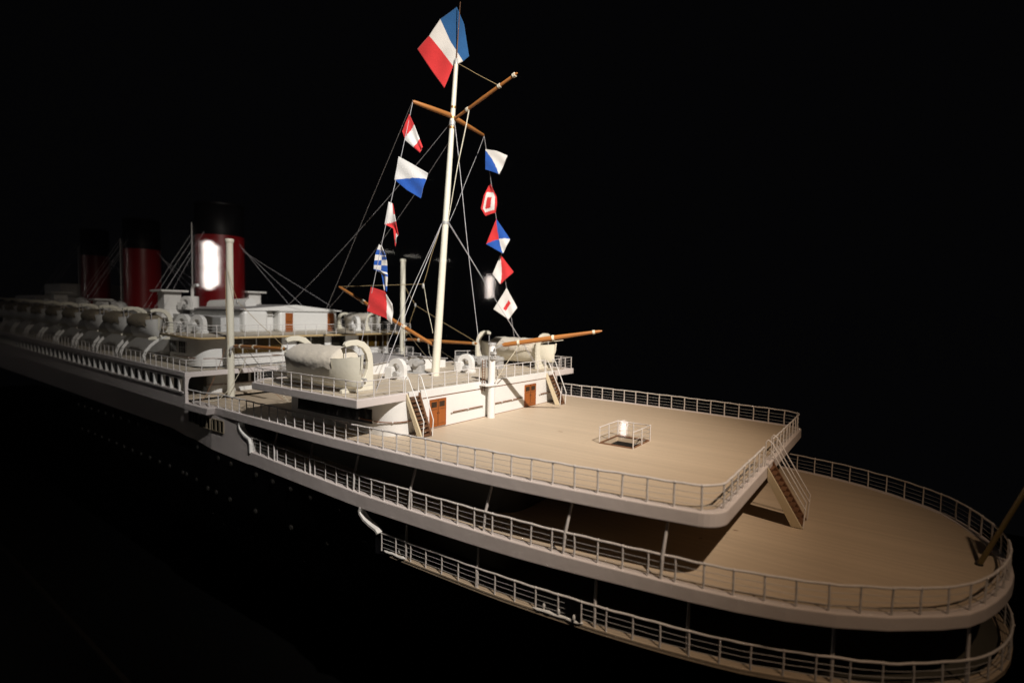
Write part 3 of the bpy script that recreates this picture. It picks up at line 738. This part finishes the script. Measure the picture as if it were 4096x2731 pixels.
def lashing(a, b, t, r, parent):
    p = a.lerp(b, t); d = (b-a).normalized()
    m = MB()
    for k in range(4): m.tube([p+d*(.07*k-.12), p+d*(.07*k-.065)], r+.03, 10)
    build(m, 'lashing', LASH, parent)
g0 = on_mast(22.1)+V(.2, 0, 0); g1 = V(-7.8, -.5, 24.18)
gaff = build(tapered(g0, g1, .10, .135, .10), 'gaff', WOOD, mast)
for t in (.22, .73, .95): build(MB().tube([g0.lerp(g1, t-.015), g0.lerp(g1, t+.02)], .165, 10), 'gaff_lashing', LASH, mast)

LN = []
def line(a, b, r=.028, m=LINEW, sag=0, parent=SHIP, name='stay', n=10):
    a, b = Vector(a), Vector(b); pts = []
    for i in range(n+1):
        t = i/n; p = a.lerp(b, t); p = p+V(.02*math.sin(9*t), .02*math.cos(7*t), -4*sag*t*(1-t)); pts.append(p)
    return build(MB().tube(pts, r*.75, 5), name, m, parent)
hp0, hp1 = yp, V(-18.0, -6.07, 3.62)
hs0, hs1 = ys, V(-13.95, 9.03, ZP)
line(hp0, hp1, .03, LINEW, name='halyard'); line(hs0, hs1, .024, LINEW, name='halyard')
k_ = lambda P: CP+(P-CP)*.93
line(yp+V(0, 0, .1), k_(V(-41, 7.42, 7.66)), .030, LINEW)
line(on_mast(21.8)+V(-.3, 0, 0), k_(V(-41, 2.5, 8.0)), .022, LINEW, .5); line(on_mast(20.4)+V(-.3, 0, 0), k_(V(-41, 7.78, 7.74)), .022, LINEW, .6)
b14 = on_mast(14.4)
line(b14+V(-.2, -.2, 0), V(-18.0, -3.9, 3.6), .03, LINEW, name='shroud'); line(b14+V(-.2, -.22, -.1), V(-11.76, -9.47, ZP), .03, LINEW, name='shroud')
line(b14+V(.2, .15, -.1), V(-11.42, 8.72, ZP), .024, LINEW, name='shroud'); line(b14+V(.22, .15, 0), V(-11.99, 9.3, ZP), .024, LINEW, name='shroud')
line(on_mast(21.6)+V(.3, 0, 0), V(-10.9, .0, ZP), .030, LINEW, name='shroud')
line(ys+V(0, 0, -.05), b14+V(.3, .1, .1), .020, LINEW, .15)
line(g0.lerp(g1, .24)+V(0, 0, -.15), b14+V(.24, -.05, .05), .045, LASH, name='vang')
line(g0.lerp(g1, .24)+V(.05, 0, -.15), b14+V(.25, -.02, .2), .03, LASH, name='vang')
line(on_mast(26.25), g0.lerp(g1, .73), .026, LINET)

def boom(a, b, parent, r=(.2, .22, .13), marks=(.1, .4, .93)):
    o = build(tapered(a, b, *r), 'cargo_boom', WOOD, parent)
    for t in marks: build(MB().tube([a.lerp(b, t-.012), a.lerp(b, t+.012)], lerp([(0, r[0]), (.5, r[1]), (1, r[2])], t)+.035, 10), 'boom_lashing', LASH, parent)
    return o
# mast boom pointing forward and up to port
mb0 = on_mast(4.95)+V(-.45, 0, 0); mb1 = V(-25.8, -1.9, 9.62)
boom(mb0, mb1, mast, (.14, .155, .11), (.28, .58, .72)); build(MB().tube([on_mast(4.8)+V(-.2, 0, 0), mb0], .09, 8), 'gooseneck', METAL, mast)
blk = V(-16.6, -1.6, 10.2)
blkp = at(c5(770, 855), x=-16.6)
line(mb1, blkp, .024, LINET, name='topping_lift'); line(b14+V(-.3, -.2, -.2), blkp, .026, LINET, name='topping_lift'); line(blkp, on_mast(5.9)+V(-.3, -.3, 0), .028, LASH, name='topping_lift')
build(MB().sphere(blkp+V(0, 0, -.15), .16, 6, sc=(.8, .5, 1.4)), 'pulley_block', METAL, mast)
lp = mb0.lerp(mb1, .30)
for q in (V(-19.5, .2, ZP), V(-15.9, .3, ZP+.3)): line(lp, q, .035, LASH, name='vang')

def derrick(foot, h, r, cap=True):
    m = MB(); m.tube([foot, foot+V(0, 0, h)], [r, r*.92], 18)
    if cap: m.tube([foot+V(0, 0, h-.15), foot+V(0, 0, h), foot+V(0, 0, h+.18), foot+V(0, 0, h+.22)], [r*.95, r*1.18, r*1.15, r*.9], 18)
    return build(m, 'derrick_post', CREAM if cap else WHITE, SHIP)
def gooseneck(p, q, parent):
    m = MB(); m.tube([p+V(0, 0, -.55), p+V(0, 0, .1)], .06, 8); m.tube([p, q], [.06, .12], 10); m.sphere(p+V(0, 0, -.35), .10, 6); m.sphere(p, .09, 6); return build(m, 'gooseneck', METAL, parent)
d1 = derrick(V(-31.1, -8.8, .1), 13.0, .30); d2 = derrick(V(-28.1, 7.7, .1), 12.7, .275)
boom(V(-30.5, -8.8, 4.4), V(-22.85, -8.8, 4.57), d1, (.15, .165, .13), (.15, .42, .96)); gooseneck(V(-30.55, -9.05, 4.25), V(-30.45, -8.82, 4.38), d1)
boom(V(-27.5, 7.7, 4.6), V(-17.85, 7.7, 4.62), d2, (.15, .17, .12), (.2, .96)); gooseneck(V(-27.6, 7.5, 4.45), V(-27.35, 7.68, 4.58), d2)
dt = V(-31.1, -8.8, 10.6)
pul = V(-29.9, -8.8, 8.1)
line(dt+V(.3, -.3, 0), pul, .024, LINET, parent=d1, name='topping_lift'); line(pul, V(-22.95, -8.8, 4.66), .024, LINET, parent=d1, name='topping_lift'); line(dt+V(.2, -.5, 0), V(-30.6, -9.25, 4.5), .03, LINET, parent=d1, name='topping_lift')
build(MB().sphere(pul, .15, 6, sc=(.7, .5, 1.5)), 'pulley_block', METAL, d1)
line(V(-31.3, -9.2, 4.1), V(-31.0, -11.2, .08), .022, LINER, .5, parent=d1, name='guy'); line(V(-30.3, -8.8, 4.1), V(-26.3, -6.9, .08), .022, LINER, .3, parent=d1, name='guy')
line(V(-28.6, -8.8, 4.3), V(-25.5, -7.0, .08), .03, LASH, 0, parent=d1, name='vang'); line(V(-28.6, -8.8, 3.6), V(-30.2, -11.0, .08), .035, LASH, 1.0, parent=d1, name='vang')
dt2 = V(-28.1, 7.7, 10.5); pul2 = at(c5(708, 1020), y=7.7)
line(dt2+V(.3, -.3, 0), pul2, .024, LINET, parent=d2, name='topping_lift'); line(pul2, V(-18.0, 7.7, 4.75), .024, LINET, parent=d2, name='topping_lift'); line(pul2, V(-27.3, 7.5, 5.0), .024, LINET, parent=d2, name='topping_lift')
build(MB().sphere(pul2, .15, 6, sc=(.7, .5, 1.5)), 'pulley_block', METAL, d2)
for q in (V(-22.4, 6.3, ZP), V(-21.5, 9, ZP)): line(V(-24.4, 7.7, 4.5), q, .026, LASH, parent=d2, name='vang')
fp = V(-9.2, -1.05, 0)
d3 = derrick(fp, 5.4, .275, False)
m = MB(); m.prism([(-.75, -.55), (.35, -.55), (.42, .15), (.2, .36), (-.15, .36), (-.75, .05)], fp+V(0, 0, 2.35), (0, 1, 0), (1, 0, 0), (0, 0, .12)); build(m, 'bracket', WHITE, d3)
m = MB(); m.tube([fp+V(0, 0, 5.25), fp+V(0, 0, 5.43)], .30, 18); m.box(fp.x+.10, fp.x+.36, fp.y-.30, fp.y+.08, 4.25, 4.5); m.box(fp.x+.10, fp.x+.38, fp.y-.30, fp.y+.08, 4.62, 4.82); build(m, 'post_band', METAL, d3)
a0, a1 = V(-8.3, -1.05, 5.30), at((1780/1.96+1500, 438/1.96+1100), y=1.8)
boom(a0, a1, d3, (.165, .18, .10), (.17, .52, .92)); gooseneck(V(-8.8, -1.2, 5.0), V(-8.25, -1.03, 5.3), d3)
line(a0.lerp(a1, .17)+V(0, 0, -.2), fp+V(.35, -.1, 2.6), .04, LASH, parent=d3, name='vang'); line(a0.lerp(a1, .2)+V(0, 0, -.22), a0.lerp(a1, .62)+V(0, 0, -.26), .03, LASH, parent=d3, name='vang')
lad = MB()
for y in (-.55, -.25): lad.tube([fp+V(-.42, y, 1.9), fp+V(-.42, y, 4.2)], .03, 5)
for k in range(12): lad.tube([fp+V(-.42, -.55, 2.0+k*.19), fp+V(-.42, -.25, 2.0+k*.19)], .02, 5)
build(lad, 'ladder', DWOOD, d3)
# funnel stays
for fx in (-51.5, -74, -93.3):
    s = sheer(fx); z1 = 14.8
    off = V(fx+51.5, 0, s-sheer(-51.5))
    for (p0, p1) in (((1520, 425), (1085, 1095)), ((1555, 428), (1125, 1095)), ((1608, 430), (1160, 1110)), ((1512, 568), (1185, 1090)), ((1540, 562), (1255, 1085))):
        line(at((p0[0]/1.96, p0[1]/1.96+700), y=-2.2)+off, at((p1[0]/1.96, p1[1]/1.96+700), y=-7.6)+off, .018, LINEW)
    for i, (dx, dy) in enumerate(((9.0, 3.5), (10.0, 4.5), (12.5, 6.5))):
        line(V(fx+2.4, 1.0+i*.3, z1+.5-i*.5), V(fx+dx, dy, 7.8+s*.4), .022, LINEW)
# stern flagstaff
sf0 = V(17.75, -.75, ZC(17)); sf1 = at(D_(2352, 1130), y=-1.0)
sfd = (sf1-sf0)
staff = build(MB().tube([sf0, sf0+sfd*2.2], [.10, .08], 10), 'flagstaff', YELLOW, SHIP)
build(MB().tube([sf0, sf0+V(0, 0, .08)], .15, 10), 'staff_socket', DARKIN, staff)

# ------------------------------------------------------------------ davits
def davit(x, y, z, sg, s=1.0, th=.26, parent=SHIP):
    out = [(1.05, 0), (1.05, 1.7), (.98, 2.25), (.75, 2.75), (.35, 3.08), (-.15, 3.22), (-.65, 3.2), (-1.0, 3.1), (-1.1, 2.95), (-1.02, 2.80)]
    inn = [(-.6, 2.88), (-.15, 2.86), (.25, 2.68), (.52, 2.3), (.64, 1.85), (.60, 1.35), (.40, .9), (0, .55), (-.45, .36), (-1.0, .3), (-1.3, .2), (-1.3, 0)]
    m = MB()
    def P(p, xx): return V(xx, y-sg*p[0]*s, z+p[1]*s)
    m.prism([(-sg*p[0]*s, p[1]*s) for p in out+inn], (x-th/2, y, z), (0, 1, 0), (0, 0, 1), (th, 0, 0))
    o = build(m, 'davit', CREAM, parent, bevel=.03)
    hd = P((-.95, 2.95), x)
    build(MB().tube([hd, hd+V(0, 0, -.95*s)], .035, 6), 'boat_fall', LINEW, o)
    m = MB(); m.tube([P((.30, .72), x-.3*s), P((.30, .72), x+.34*s)], .10*s, 8); m.tube([P((.05, .50), x-.3*s), P((.05, .50), x+.3*s)], .14*s, 8); build(m, 'davit_winch', METAL, o)
    return o
davit(-12.55, -10.15, ZP, -1, 1.0); davit(-18.8, -10.15, ZP, -1, 1.0)
davit(-11.9, 9.9, ZP, 1, 1.0); davit(-18.9, 9.9, ZP, 1, 1.0)
def track_davit(x):
    s = sheer(x)
    cl = [(-12.05, 2.25), (-12.0, 2.7), (-11.8, 3.2), (-11.4, 3.7), (-10.9, 4.1), (-10.3, 4.45), (-9.7, 4.72), (-9.2, 4.85)]
    m = MB(); rows = []
    for i, (y, z) in enumerate(cl):
        p = cl[max(i-1, 0)]; q = cl[min(i+1, len(cl)-1)]; t = V(0, q[0]-p[0], q[1]-p[1]).normalized(); n = V(0, -t.z, t.y)*.12
        c = V(x, y, z+s); rows.append([c+n-V(.11, 0, 0), c-n-V(.11, 0, 0), c-n+V(.11, 0, 0), c+n+V(.11, 0, 0)])
    m.strip(rows, 0, True); m.f += [[0, 1, 2, 3], [len(m.v)-4+i for i in range(4)]]; m.m += [0, 0]; m.sm += [False]*2
    o = build(m, 'davit_track', WHITE, SHIP, bevel=.03)
    return o
NB = 9
BX = [-42.9-6.45*i for i in range(NB)]
for i, bx_ in enumerate(BX):
    for dx in (2.65, -2.65):
        x = bx_+dx; track_davit(x); davit(x-.05, -10.45, 4.2+sheer(x), -1, .88, .22)

# ------------------------------------------------------------------ lifeboats (things of their own)
def boat_parts(L, B, H, cover_fore=.84, cov=CANVAS, sag=.0):
    n = 24; k = 10; m = MB(); rows = []
    for i in range(n+1):
        u = -1+2*i/n; w = max(.0, (1-abs(u)**2.3))**.78; b = B/2*w; gun = .16*abs(u)**2*H
        keel = H*.30*max(0, abs(u)-.72)**1.3
        r = []
        for j in range(2*k+1):
            t = -1+j/k; r.append(V(u*L/2, b*math.copysign(abs(t)**.75, t)*(1 if abs(t) > .0 else 0), keel+(H+gun-keel)*abs(t)**1.9))
        rows.append(r)
    m.strip(rows, 0, smooth=True)
    m.strip([[r[0], r[-1]] for r in rows], 1)
    keelm = MB(); 
    for sg in (-1, 1):
        pts = [V(sg*L*.30, 0, .02), V(sg*L*.40, 0, .10*H), V(sg*L*.47, 0, .35*H), V(sg*L*.505, 0, .72*H), V(sg*L*.515, 0, 1.22*H)]
        for a, b2 in zip(pts, pts[1:]): keelm.tube([a, b2], .085, 4, smooth=False)
    keelm.tube([V(-L*.3, 0, 0), V(L*.3, 0, 0)], .085, 4, smooth=False)
    cv = MB(); rows = []; c0 = -cover_fore; c1 = cover_fore
    for i in range(25):
        u = c0+(c1-c0)*min(22.6, max(1.4, i))/24; w = max(.0, (1-abs(u)**2.3))**.78; b = B/2*w+.05; gun = .16*abs(u)**2*H
        r = []; uu = abs(u)/c1; rz = .46*H*(1-.38*uu**4)*(0 if i in (0, 24) else 1)
        drop = .40+.07*math.sin(i*.9)+.03*math.sin(i*2.1)
        prof = [(-1.0, -drop*.8), (-1.03, -drop*.4), (-1.02, .05), (-.78, .45), (-.4, .82), (0, 1.0), (.4, .82), (.78, .45), (1.02, .05), (1.03, -drop*.4), (1.0, -drop*.8)]
        for a, z in prof:
            zz_ = H+gun+(z*rz if z > 0 else z*H) + .02*math.sin(i*1.3+a*5)
            if z < 0:                                     # follow the hull below the gunwale
                q = max(0, (zz_-.02)/(H+gun)); a = math.copysign(min(abs(a), q**.395+.06), a)
            r.append(V(u*L/2, a*b, zz_))
        rows.append(r)
    cv.strip(rows, 0, smooth=True)
    return m, keelm, cv
def lifeboat(x, y, z, L, B, H, label, group, cov=CANVAS, rz=0, hullm=CREAM, fore=.84, proto=None):
    e = empty('lifeboat', (x, y, z), label, 'lifeboat', group)
    if proto:
        for ch in proto.children:
            c = ch.copy(); C.objects.link(c); c.parent = e
    else:
        m, kk, cv = boat_parts(L, B, H, fore)
        for mb_, nm, mm in ((m, 'boat_hull', [hullm, hullm]), (kk, 'keel', [CREAM]), (cv, 'canvas_cover', [cov])):
            for v in mb_.v: v += V(x, y, z)
            build(mb_, nm, mm, e)
    e.rotation_euler = (0, 0, rz)
    return e
lifeboat(-15.35, -10.85, ZP+.25, 7.9, 2.75, 1.75, 'cream lifeboat under a pale canvas in front of the mast, nearest the left railing', None, CANVAS, 0, fore=.70)
lifeboat(-15.2, 10.35, ZP+.5, 8.6, 2.4, 1.5, 'cream lifeboat with scalloped canvas behind the long tan boom and short white post', None, CANVAS, 0, fore=.66)
ordn = ['first', 'second', 'third', 'fourth', 'fifth', 'sixth', 'seventh', 'eighth', 'ninth']
proto = None
for i, bx_ in enumerate(BX):
    lab = ('white lifeboat with brown canvas hung in the davit nearest the upper house corner' if i == 0 else
           '%s lifeboat back from the house corner in the shadowed row of davits' % ordn[i])
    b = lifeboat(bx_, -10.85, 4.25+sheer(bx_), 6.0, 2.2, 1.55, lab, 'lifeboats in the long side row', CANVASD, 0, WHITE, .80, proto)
    proto = proto or b
for i, (bx_, lb) in enumerate(((-37.5, 'grey lifeboat beyond the sun deck railing, right of the gabled top house'),)):
    lifeboat(bx_-1.5, 11.0, 5.4, 6.6, 2.1, 1.25, lb, None, CANVAS, 0, WHITE, .8)
davit(-36.4, 10.2, 5.0, 1, .7, .3); davit(-41.6, 10.2, 5.0, 1, .7, .3)

# ------------------------------------------------------------------ signal flags
def pix(fn): return fn
def flag(name, label, cat, grid, cf, pts_of, P0, n, colors, N=60, rip=.09, M=None, group=None):
    rows = [[at_plane(pts_of(*p), P0, n) for p in r] for r in grid]
    nr, nc = len(rows), len(rows[0])
    def samp(u, v):                                        # bilinear patchwork u along a row, v down the rows
        a = min(nc-2, int(u*(nc-1))); b = min(nr-2, int(v*(nr-1))); fu = u*(nc-1)-a; fv = v*(nr-1)-b
        sm = lambda q: q
        return rows[b][a].lerp(rows[b][a+1], fu).lerp(rows[b+1][a].lerp(rows[b+1][a+1], fu), fv)
    M = M or N; vs = []; ph = random.uniform(0, 6)
    for j in range(M+1):
        for i in range(N+1):
            u, v = i/N, j/M
            p = samp(u, v)+n*(rip*(math.sin(5.1*u+2.3*v+ph)+.6*math.sin(8.3*v-3.7*u+ph*2))*(.3+.7*u))
            vs.append(p)
    mb = MB(); mb.add(vs, [])
    cidx = {c: i for i, c in enumerate(colors)}
    for j in range(M):
        for i in range(N):
            c = cf((i+.5)/N+.006*math.sin(j*.5), (j+.5)/M+.006*math.sin(i*.6))
            mb.f.append([j*(N+1)+i, j*(N+1)+i+1, (j+1)*(N+1)+i+1, (j+1)*(N+1)+i]); mb.m.append(cidx[c]); mb.sm.append(True)
    org = vs[0].copy()
    o = build(mb, name, [CL[c] for c in colors], None, origin=org, flip=False)
    so = o.modifiers.new('cloth', 'SOLIDIFY'); so.thickness = .0004; so.offset = 0
    return tag(o, label, cat, group)
def near_on(a, b, p):                                      # point of the line a-b nearest to the sight line through p
    d = ray(p).normalized(); e = (b-a).normalized(); w = a-CP
    bq = d.dot(e); t = (bq*d.dot(w)-e.dot(w))/(1-bq*bq); return a+e*t
nP = V(.42, -1, .0).normalized(); nS = V(.50, -1, 0).normalized()
G1 = 'signal flags on the left halyard'; G2 = 'signal flags on the right halyard'
def lf(lab, grid, cf, f, colors, **k):
    return flag('signal_flag', lab, 'signal flag', grid, cf, f, near_on(hp0, hp1, f(*grid[0][0])), nP, colors, group=G1, **k)
def rf_(lab, grid, cf, f, colors, **k):
    return flag('signal_flag', lab, 'signal flag', grid, cf, f, near_on(hs0, hs1, f(*grid[0][0])), nS, colors, group=G2, **k)
lf('narrow red flag with a white centre stripe hanging below the left yard tip', [[(661, 897), (705, 995), (768, 1158)], [(604, 1030), (628, 1100), (747, 1200)]],
   lambda u, v: 'white' if .42 < u < .80 else 'red', c4, ['red', 'white'])
lf('large white flag with a blue lower triangle, second down the left line', [[(578, 1228), (690, 1290), (803, 1356)], [(546, 1410), (640, 1490), (752, 1557)]],
   lambda u, v: 'white' if v < 1.02-.78*u-.25*math.sin(u*3.1)*.4 else 'blue', c4, ['white', 'blue'])
lf('twisted narrow white flag with a red lower fold, middle of the left line', [[(501, 212), (527, 222)], [(468, 388), (560, 366)], [(537, 418), (577, 470)], [(550, 562), (562, 492)]],
   lambda u, v: 'red' if (v > .33 and (v < .72 or u < .45)) or (u > .85 and v < .2) else 'white', c5, ['white', 'red'])
lf('blue and white chequered flag above the red and white one', [[(424, 546), (450, 558)], [(398, 610), (478, 622)], [(386, 690), (488, 680)], [(382, 738), (490, 772)], [(440, 768), (496, 790)], [(462, 905), (486, 915)]],
   lambda u, v: 'blue' if (int(v*8.6) % 2) ^ (1 if (u > .55 and v > .26) else 0) else 'white', c5, ['white', 'blue'])
lf('big red flag with white fly, lowest on the left line', [[(358, 878), (470, 912), (527, 1012)], [(331, 1067), (465, 1118), (526, 1168)]],
   lambda u, v: 'red' if u < .62+.03*v else 'white', c5, ['red', 'white'])
rf_('small white flag with a blue triangle just below the right yard tip', [[(1257, 1170), (1340, 1185), (1430, 1220)], [(1258, 1330), (1310, 1345), (1366, 1367)]],
   lambda u, v: 'blue' if v > .05+u*1.0 else 'white', c4, ['white', 'blue'])
rf_('red flag with a white ring round a red centre', [[(1284, 85), (1300, 76)], [(1246, 160), (1346, 172)], [(1221, 263), (1349, 236)], [(1258, 322), (1335, 294)]],
   lambda u, v: ('red' if max(abs(u-.5), abs(v-.54)*1.15) > .37 or (max(abs(u-.45), abs(v-.55)*.95) < .17) else 'white'), c5, ['white', 'red'])
rf_('flag of red, white and two blue triangles meeting at its centre', [[(1344, 345), (1450, 503)], [(1264, 543), (1396, 617)]],
   lambda u, v: ('blue' if u > v else 'blue') if False else ('blue' if (u+v < 1 and u > v and u > .5) or (u > v and u+v < 1) else 'red' if (u+v < 1) else 'white' if u > v else 'blue'), c5, ['white', 'red', 'blue'])
rf_('half white, half red flag split corner to corner, second from the bottom', [[(1377, 625), (1478, 760)], [(1314, 778), (1376, 856)]],
   lambda u, v: 'white' if v > u*1.0+.02 else 'red', c5, ['white', 'red'])
rf_('white flag with a small red rectangle, lowest on the right line', [[(1425, 885), (1506, 1040)], [(1321, 1052), (1441, 1131)]],
   lambda u, v: 'red' if .22 < v < .72 and .42 < u < .60 else 'white', c5, ['white', 'red'])
pt = on_mast(27.5)
flag('tricolour_flag', 'large blue, white and red flag at the top of the mast', 'flag',
     [[(1033, 55), (905, 155), (820, 290), (722, 385)], [(1090, 190), (985, 330), (915, 400), (830, 545)], [(1129, 443), (1083, 484), (1003, 518), (935, 692)]],
     lambda u, v: 'dblue' if u < .333+.0*v else 'white' if u < .667 else 'red', c4, pt+V(.0, .25, 0), V(.5, -1, .1).normalized(), ['dblue', 'white', 'red'], 60, .10)
en0 = sf0+sfd*.95
mb = MB(); rows = []
for i in range(9):
    rows.append([en0.lerp(sf0+sfd*2.1, j/8)+V(.12+.38*i, .1+.12*math.sin(i*.9+j*.5), -.20*i) for j in range(9)])
mb.strip(rows, 0, smooth=True)
tag(build(mb, 'ensign_flag', [CL['navy']], None, origin=rows[0][0], flip=False), 'dark blue flag behind the yellowish stern staff at the frame edge', 'flag')

# ------------------------------------------------------------------ display case, lamps and light
m = MB(); m.box(-220, 70, -70, 60, -20.4, -19.3); tag(build(m, 'table_top', TABLE), None, None, kind='structure')
m = MB(); m.box(-215, 40, -17.6, -17.3, -19.3, -19.0); tag(build(m, 'base_moulding', MOULD), 'thin dark moulding strip on the black base beside the hull', 'moulding')
gl = bpy.data.materials.new('case_glass'); gl.use_nodes = True
nt = gl.node_tree; nt.nodes.remove(nt.nodes['Principled BSDF'])
tr_ = nt.nodes.new('ShaderNodeBsdfTransparent'); gs = nt.nodes.new('ShaderNodeBsdfGlossy'); gs.inputs['Roughness'].default_value = .034
lw = nt.nodes.new('ShaderNodeLayerWeight'); lw.inputs['Blend'].default_value = .5; mx = nt.nodes.new('ShaderNodeMixShader')
pw5 = nt.nodes.new('ShaderNodeMath'); pw5.operation = 'POWER'; pw5.inputs[1].default_value = 5; nt.links.new(lw.outputs['Facing'], pw5.inputs[0])
fr = nt.nodes.new('ShaderNodeMath'); fr.operation = 'MULTIPLY_ADD'; fr.inputs[1].default_value = .9; fr.inputs[2].default_value = .03; nt.links.new(pw5.outputs[0], fr.inputs[0])
nt.links.new(fr.outputs[0], mx.inputs[0]); nt.links.new(tr_.outputs[0], mx.inputs[1]); nt.links.new(gs.outputs[0], mx.inputs[2])
nt.links.new(mx.outputs[0], nt.nodes['Material Output'].inputs[0])
YG = -25.0
m = MB(); m.box(-210, 60, YG, YG+.4, -19.3, 75)
tag(build(m, 'glass_pane', gl), 'clear glass front of the display case reflecting the room lamps', 'glass pane')
def lamp(px, w, h, st, label, depth=150, col=(1, .93, .86), flat=False):
    Vp = CP+ray(px).normalized()*depth; Mp = V(Vp.x, 2*YG-Vp.y, Vp.z)
    k = depth*1.7415/FPX*.94
    W, Hh = w*k/2, h*k/2
    m = MB()
    if flat: m.box(Mp.x-W, Mp.x+W, Mp.y-W, Mp.y+W, Mp.z-Hh, Mp.z+Hh)
    else:
        m.tube([Mp+V(0, 0, -Hh)]+[Mp+V(0, 0, -Hh+W*(1-math.cos(a))) for a in (.5, 1.0, 1.5)]+[Mp+V(0, 0, Hh-W*(1-math.cos(a))) for a in (1.5, 1.0, .5)]+[Mp+V(0, 0, Hh)],
               [W*.05]+[W*math.sin(a) for a in (.5, 1.0, 1.5)]+[W*math.sin(a) for a in (1.5, 1.0, .5)]+[W*.05], 16, 0)
    e = empty('wall_lamp' if not flat else 'ceiling_lamp', Mp, label, 'lamp')
    build(m, 'lamp_glass', emit('lamp_glow', col, st), e, origin=Mp)
    if not flat:
        m = MB(); m.box(Mp.x-W*1.45, Mp.x+W*.5, Mp.y-W-.8, Mp.y-W-.2, Mp.z-Hh*.8, Mp.z+Hh*.8); build(m, 'back_plate', emit('panel_glow', col, st*.9), e, origin=Mp)
lamp(D_(476, 609), 20, 104, 14, 'large white tube lamp glowing in front of the red funnel')
lamp(D_(1121, 658), 13, 58, 24, 'small pinkish tube lamp glowing between the right signal flags', col=(1, .86, .78))
lamp(D_(1430, 985), 12, 36, 22, 'short white tube lamp glowing over the hatch railing', col=(1, .93, .93))

for q, xx in enumerate(((885, 578), (945, 588), (1015, 597))):
    lamp(D_(*xx), 24, 3, 3.0, ('flat dim ceiling light left of the mast, leftmost of three', 'flat dim ceiling light close left of the mast, middle of three', 'flat dim ceiling light crossing the mast')[q], flat=True, col=(1, .92, .8))
def spot(name, loc, target, power, size, blend, col, radius, rim=None):
    l = bpy.data.lights.new(name, 'SPOT'); l.energy = power; l.spot_size = math.radians(size); l.spot_blend = blend; l.color = col; l.shadow_soft_size = radius
    if rim:                                                # the reflector of the lamp burns warmer towards its rim
        l.use_nodes = True; nt = l.node_tree; N = nt.nodes; em = N['Emission']
        tc = N.new('ShaderNodeTexCoord'); sx = N.new('ShaderNodeSeparateXYZ'); ab = N.new('ShaderNodeMath'); ab.operation = 'ABSOLUTE'
        mr_ = N.new('ShaderNodeMapRange'); mr_.inputs['From Min'].default_value = math.cos(math.radians(size*.46)); mr_.inputs['From Max'].default_value = math.cos(math.radians(size*.13))
        mx = N.new('ShaderNodeMix'); mx.data_type = 'RGBA'; mx.inputs['A'].default_value = (*rim, 1); mx.inputs['B'].default_value = (1, 1, 1, 1)
        nt.links.new(tc.outputs['Normal'], sx.inputs[0]); nt.links.new(sx.outputs['Z'], ab.inputs[0]); nt.links.new(ab.outputs[0], mr_.inputs['Value'])
        nt.links.new(mr_.outputs[0], mx.inputs['Factor']); nt.links.new(mx.outputs['Result'], em.inputs['Color'])
    o = bpy.data.objects.new(name, l); C.objects.link(o); o.location = Vector(loc)*S
    o.rotation_euler = (Vector(target)-Vector(loc)).to_track_quat('-Z', 'Y').to_euler()
    return o
LP = (37, -26.5, 52)
spot('display_spot', LP, (-20.5, -5, 4), 46, 51, 1.0, (1, .98, .95), .005, (1, .85, .70))
spot('stern_warm_fill', LP, (-1, -5, 0), 8.5, 44, 1.0, (1, .70, .47), .006)  # added second lamp that warms the decks towards the stern

w = bpy.data.worlds.new('World'); bpy.context.scene.world = w; w.use_nodes = True
w.node_tree.nodes['Background'].inputs[0].default_value = (.0012, .0012, .0014, 1); w.node_tree.nodes['Background'].inputs[1].default_value = 1

cam = bpy.data.cameras.new('camera'); co = bpy.data.objects.new('camera', cam); C.objects.link(co)
cam.sensor_width = 36; cam.lens = FPX/4096*36; cam.clip_start = .005; cam.clip_end = 50
R = Matrix((_r, _u, -_f)).transposed().to_4x4(); R.translation = CP*S; co.matrix_world = R
cam.dof.use_dof = True; cam.dof.focus_distance = .34; cam.dof.aperture_fstop = 9
sc = bpy.context.scene; sc.camera = co
sc.view_settings.view_transform = 'Standard'; sc.view_settings.look = 'None'; sc.view_settings.exposure = 0; sc.view_settings.gamma = 1
sc.cycles.max_bounces = 8; sc.cycles.diffuse_bounces = 2; sc.cycles.transparent_max_bounces = 16
sc.cycles.use_denoising = True
sc.cycles.sample_clamp_indirect = 0
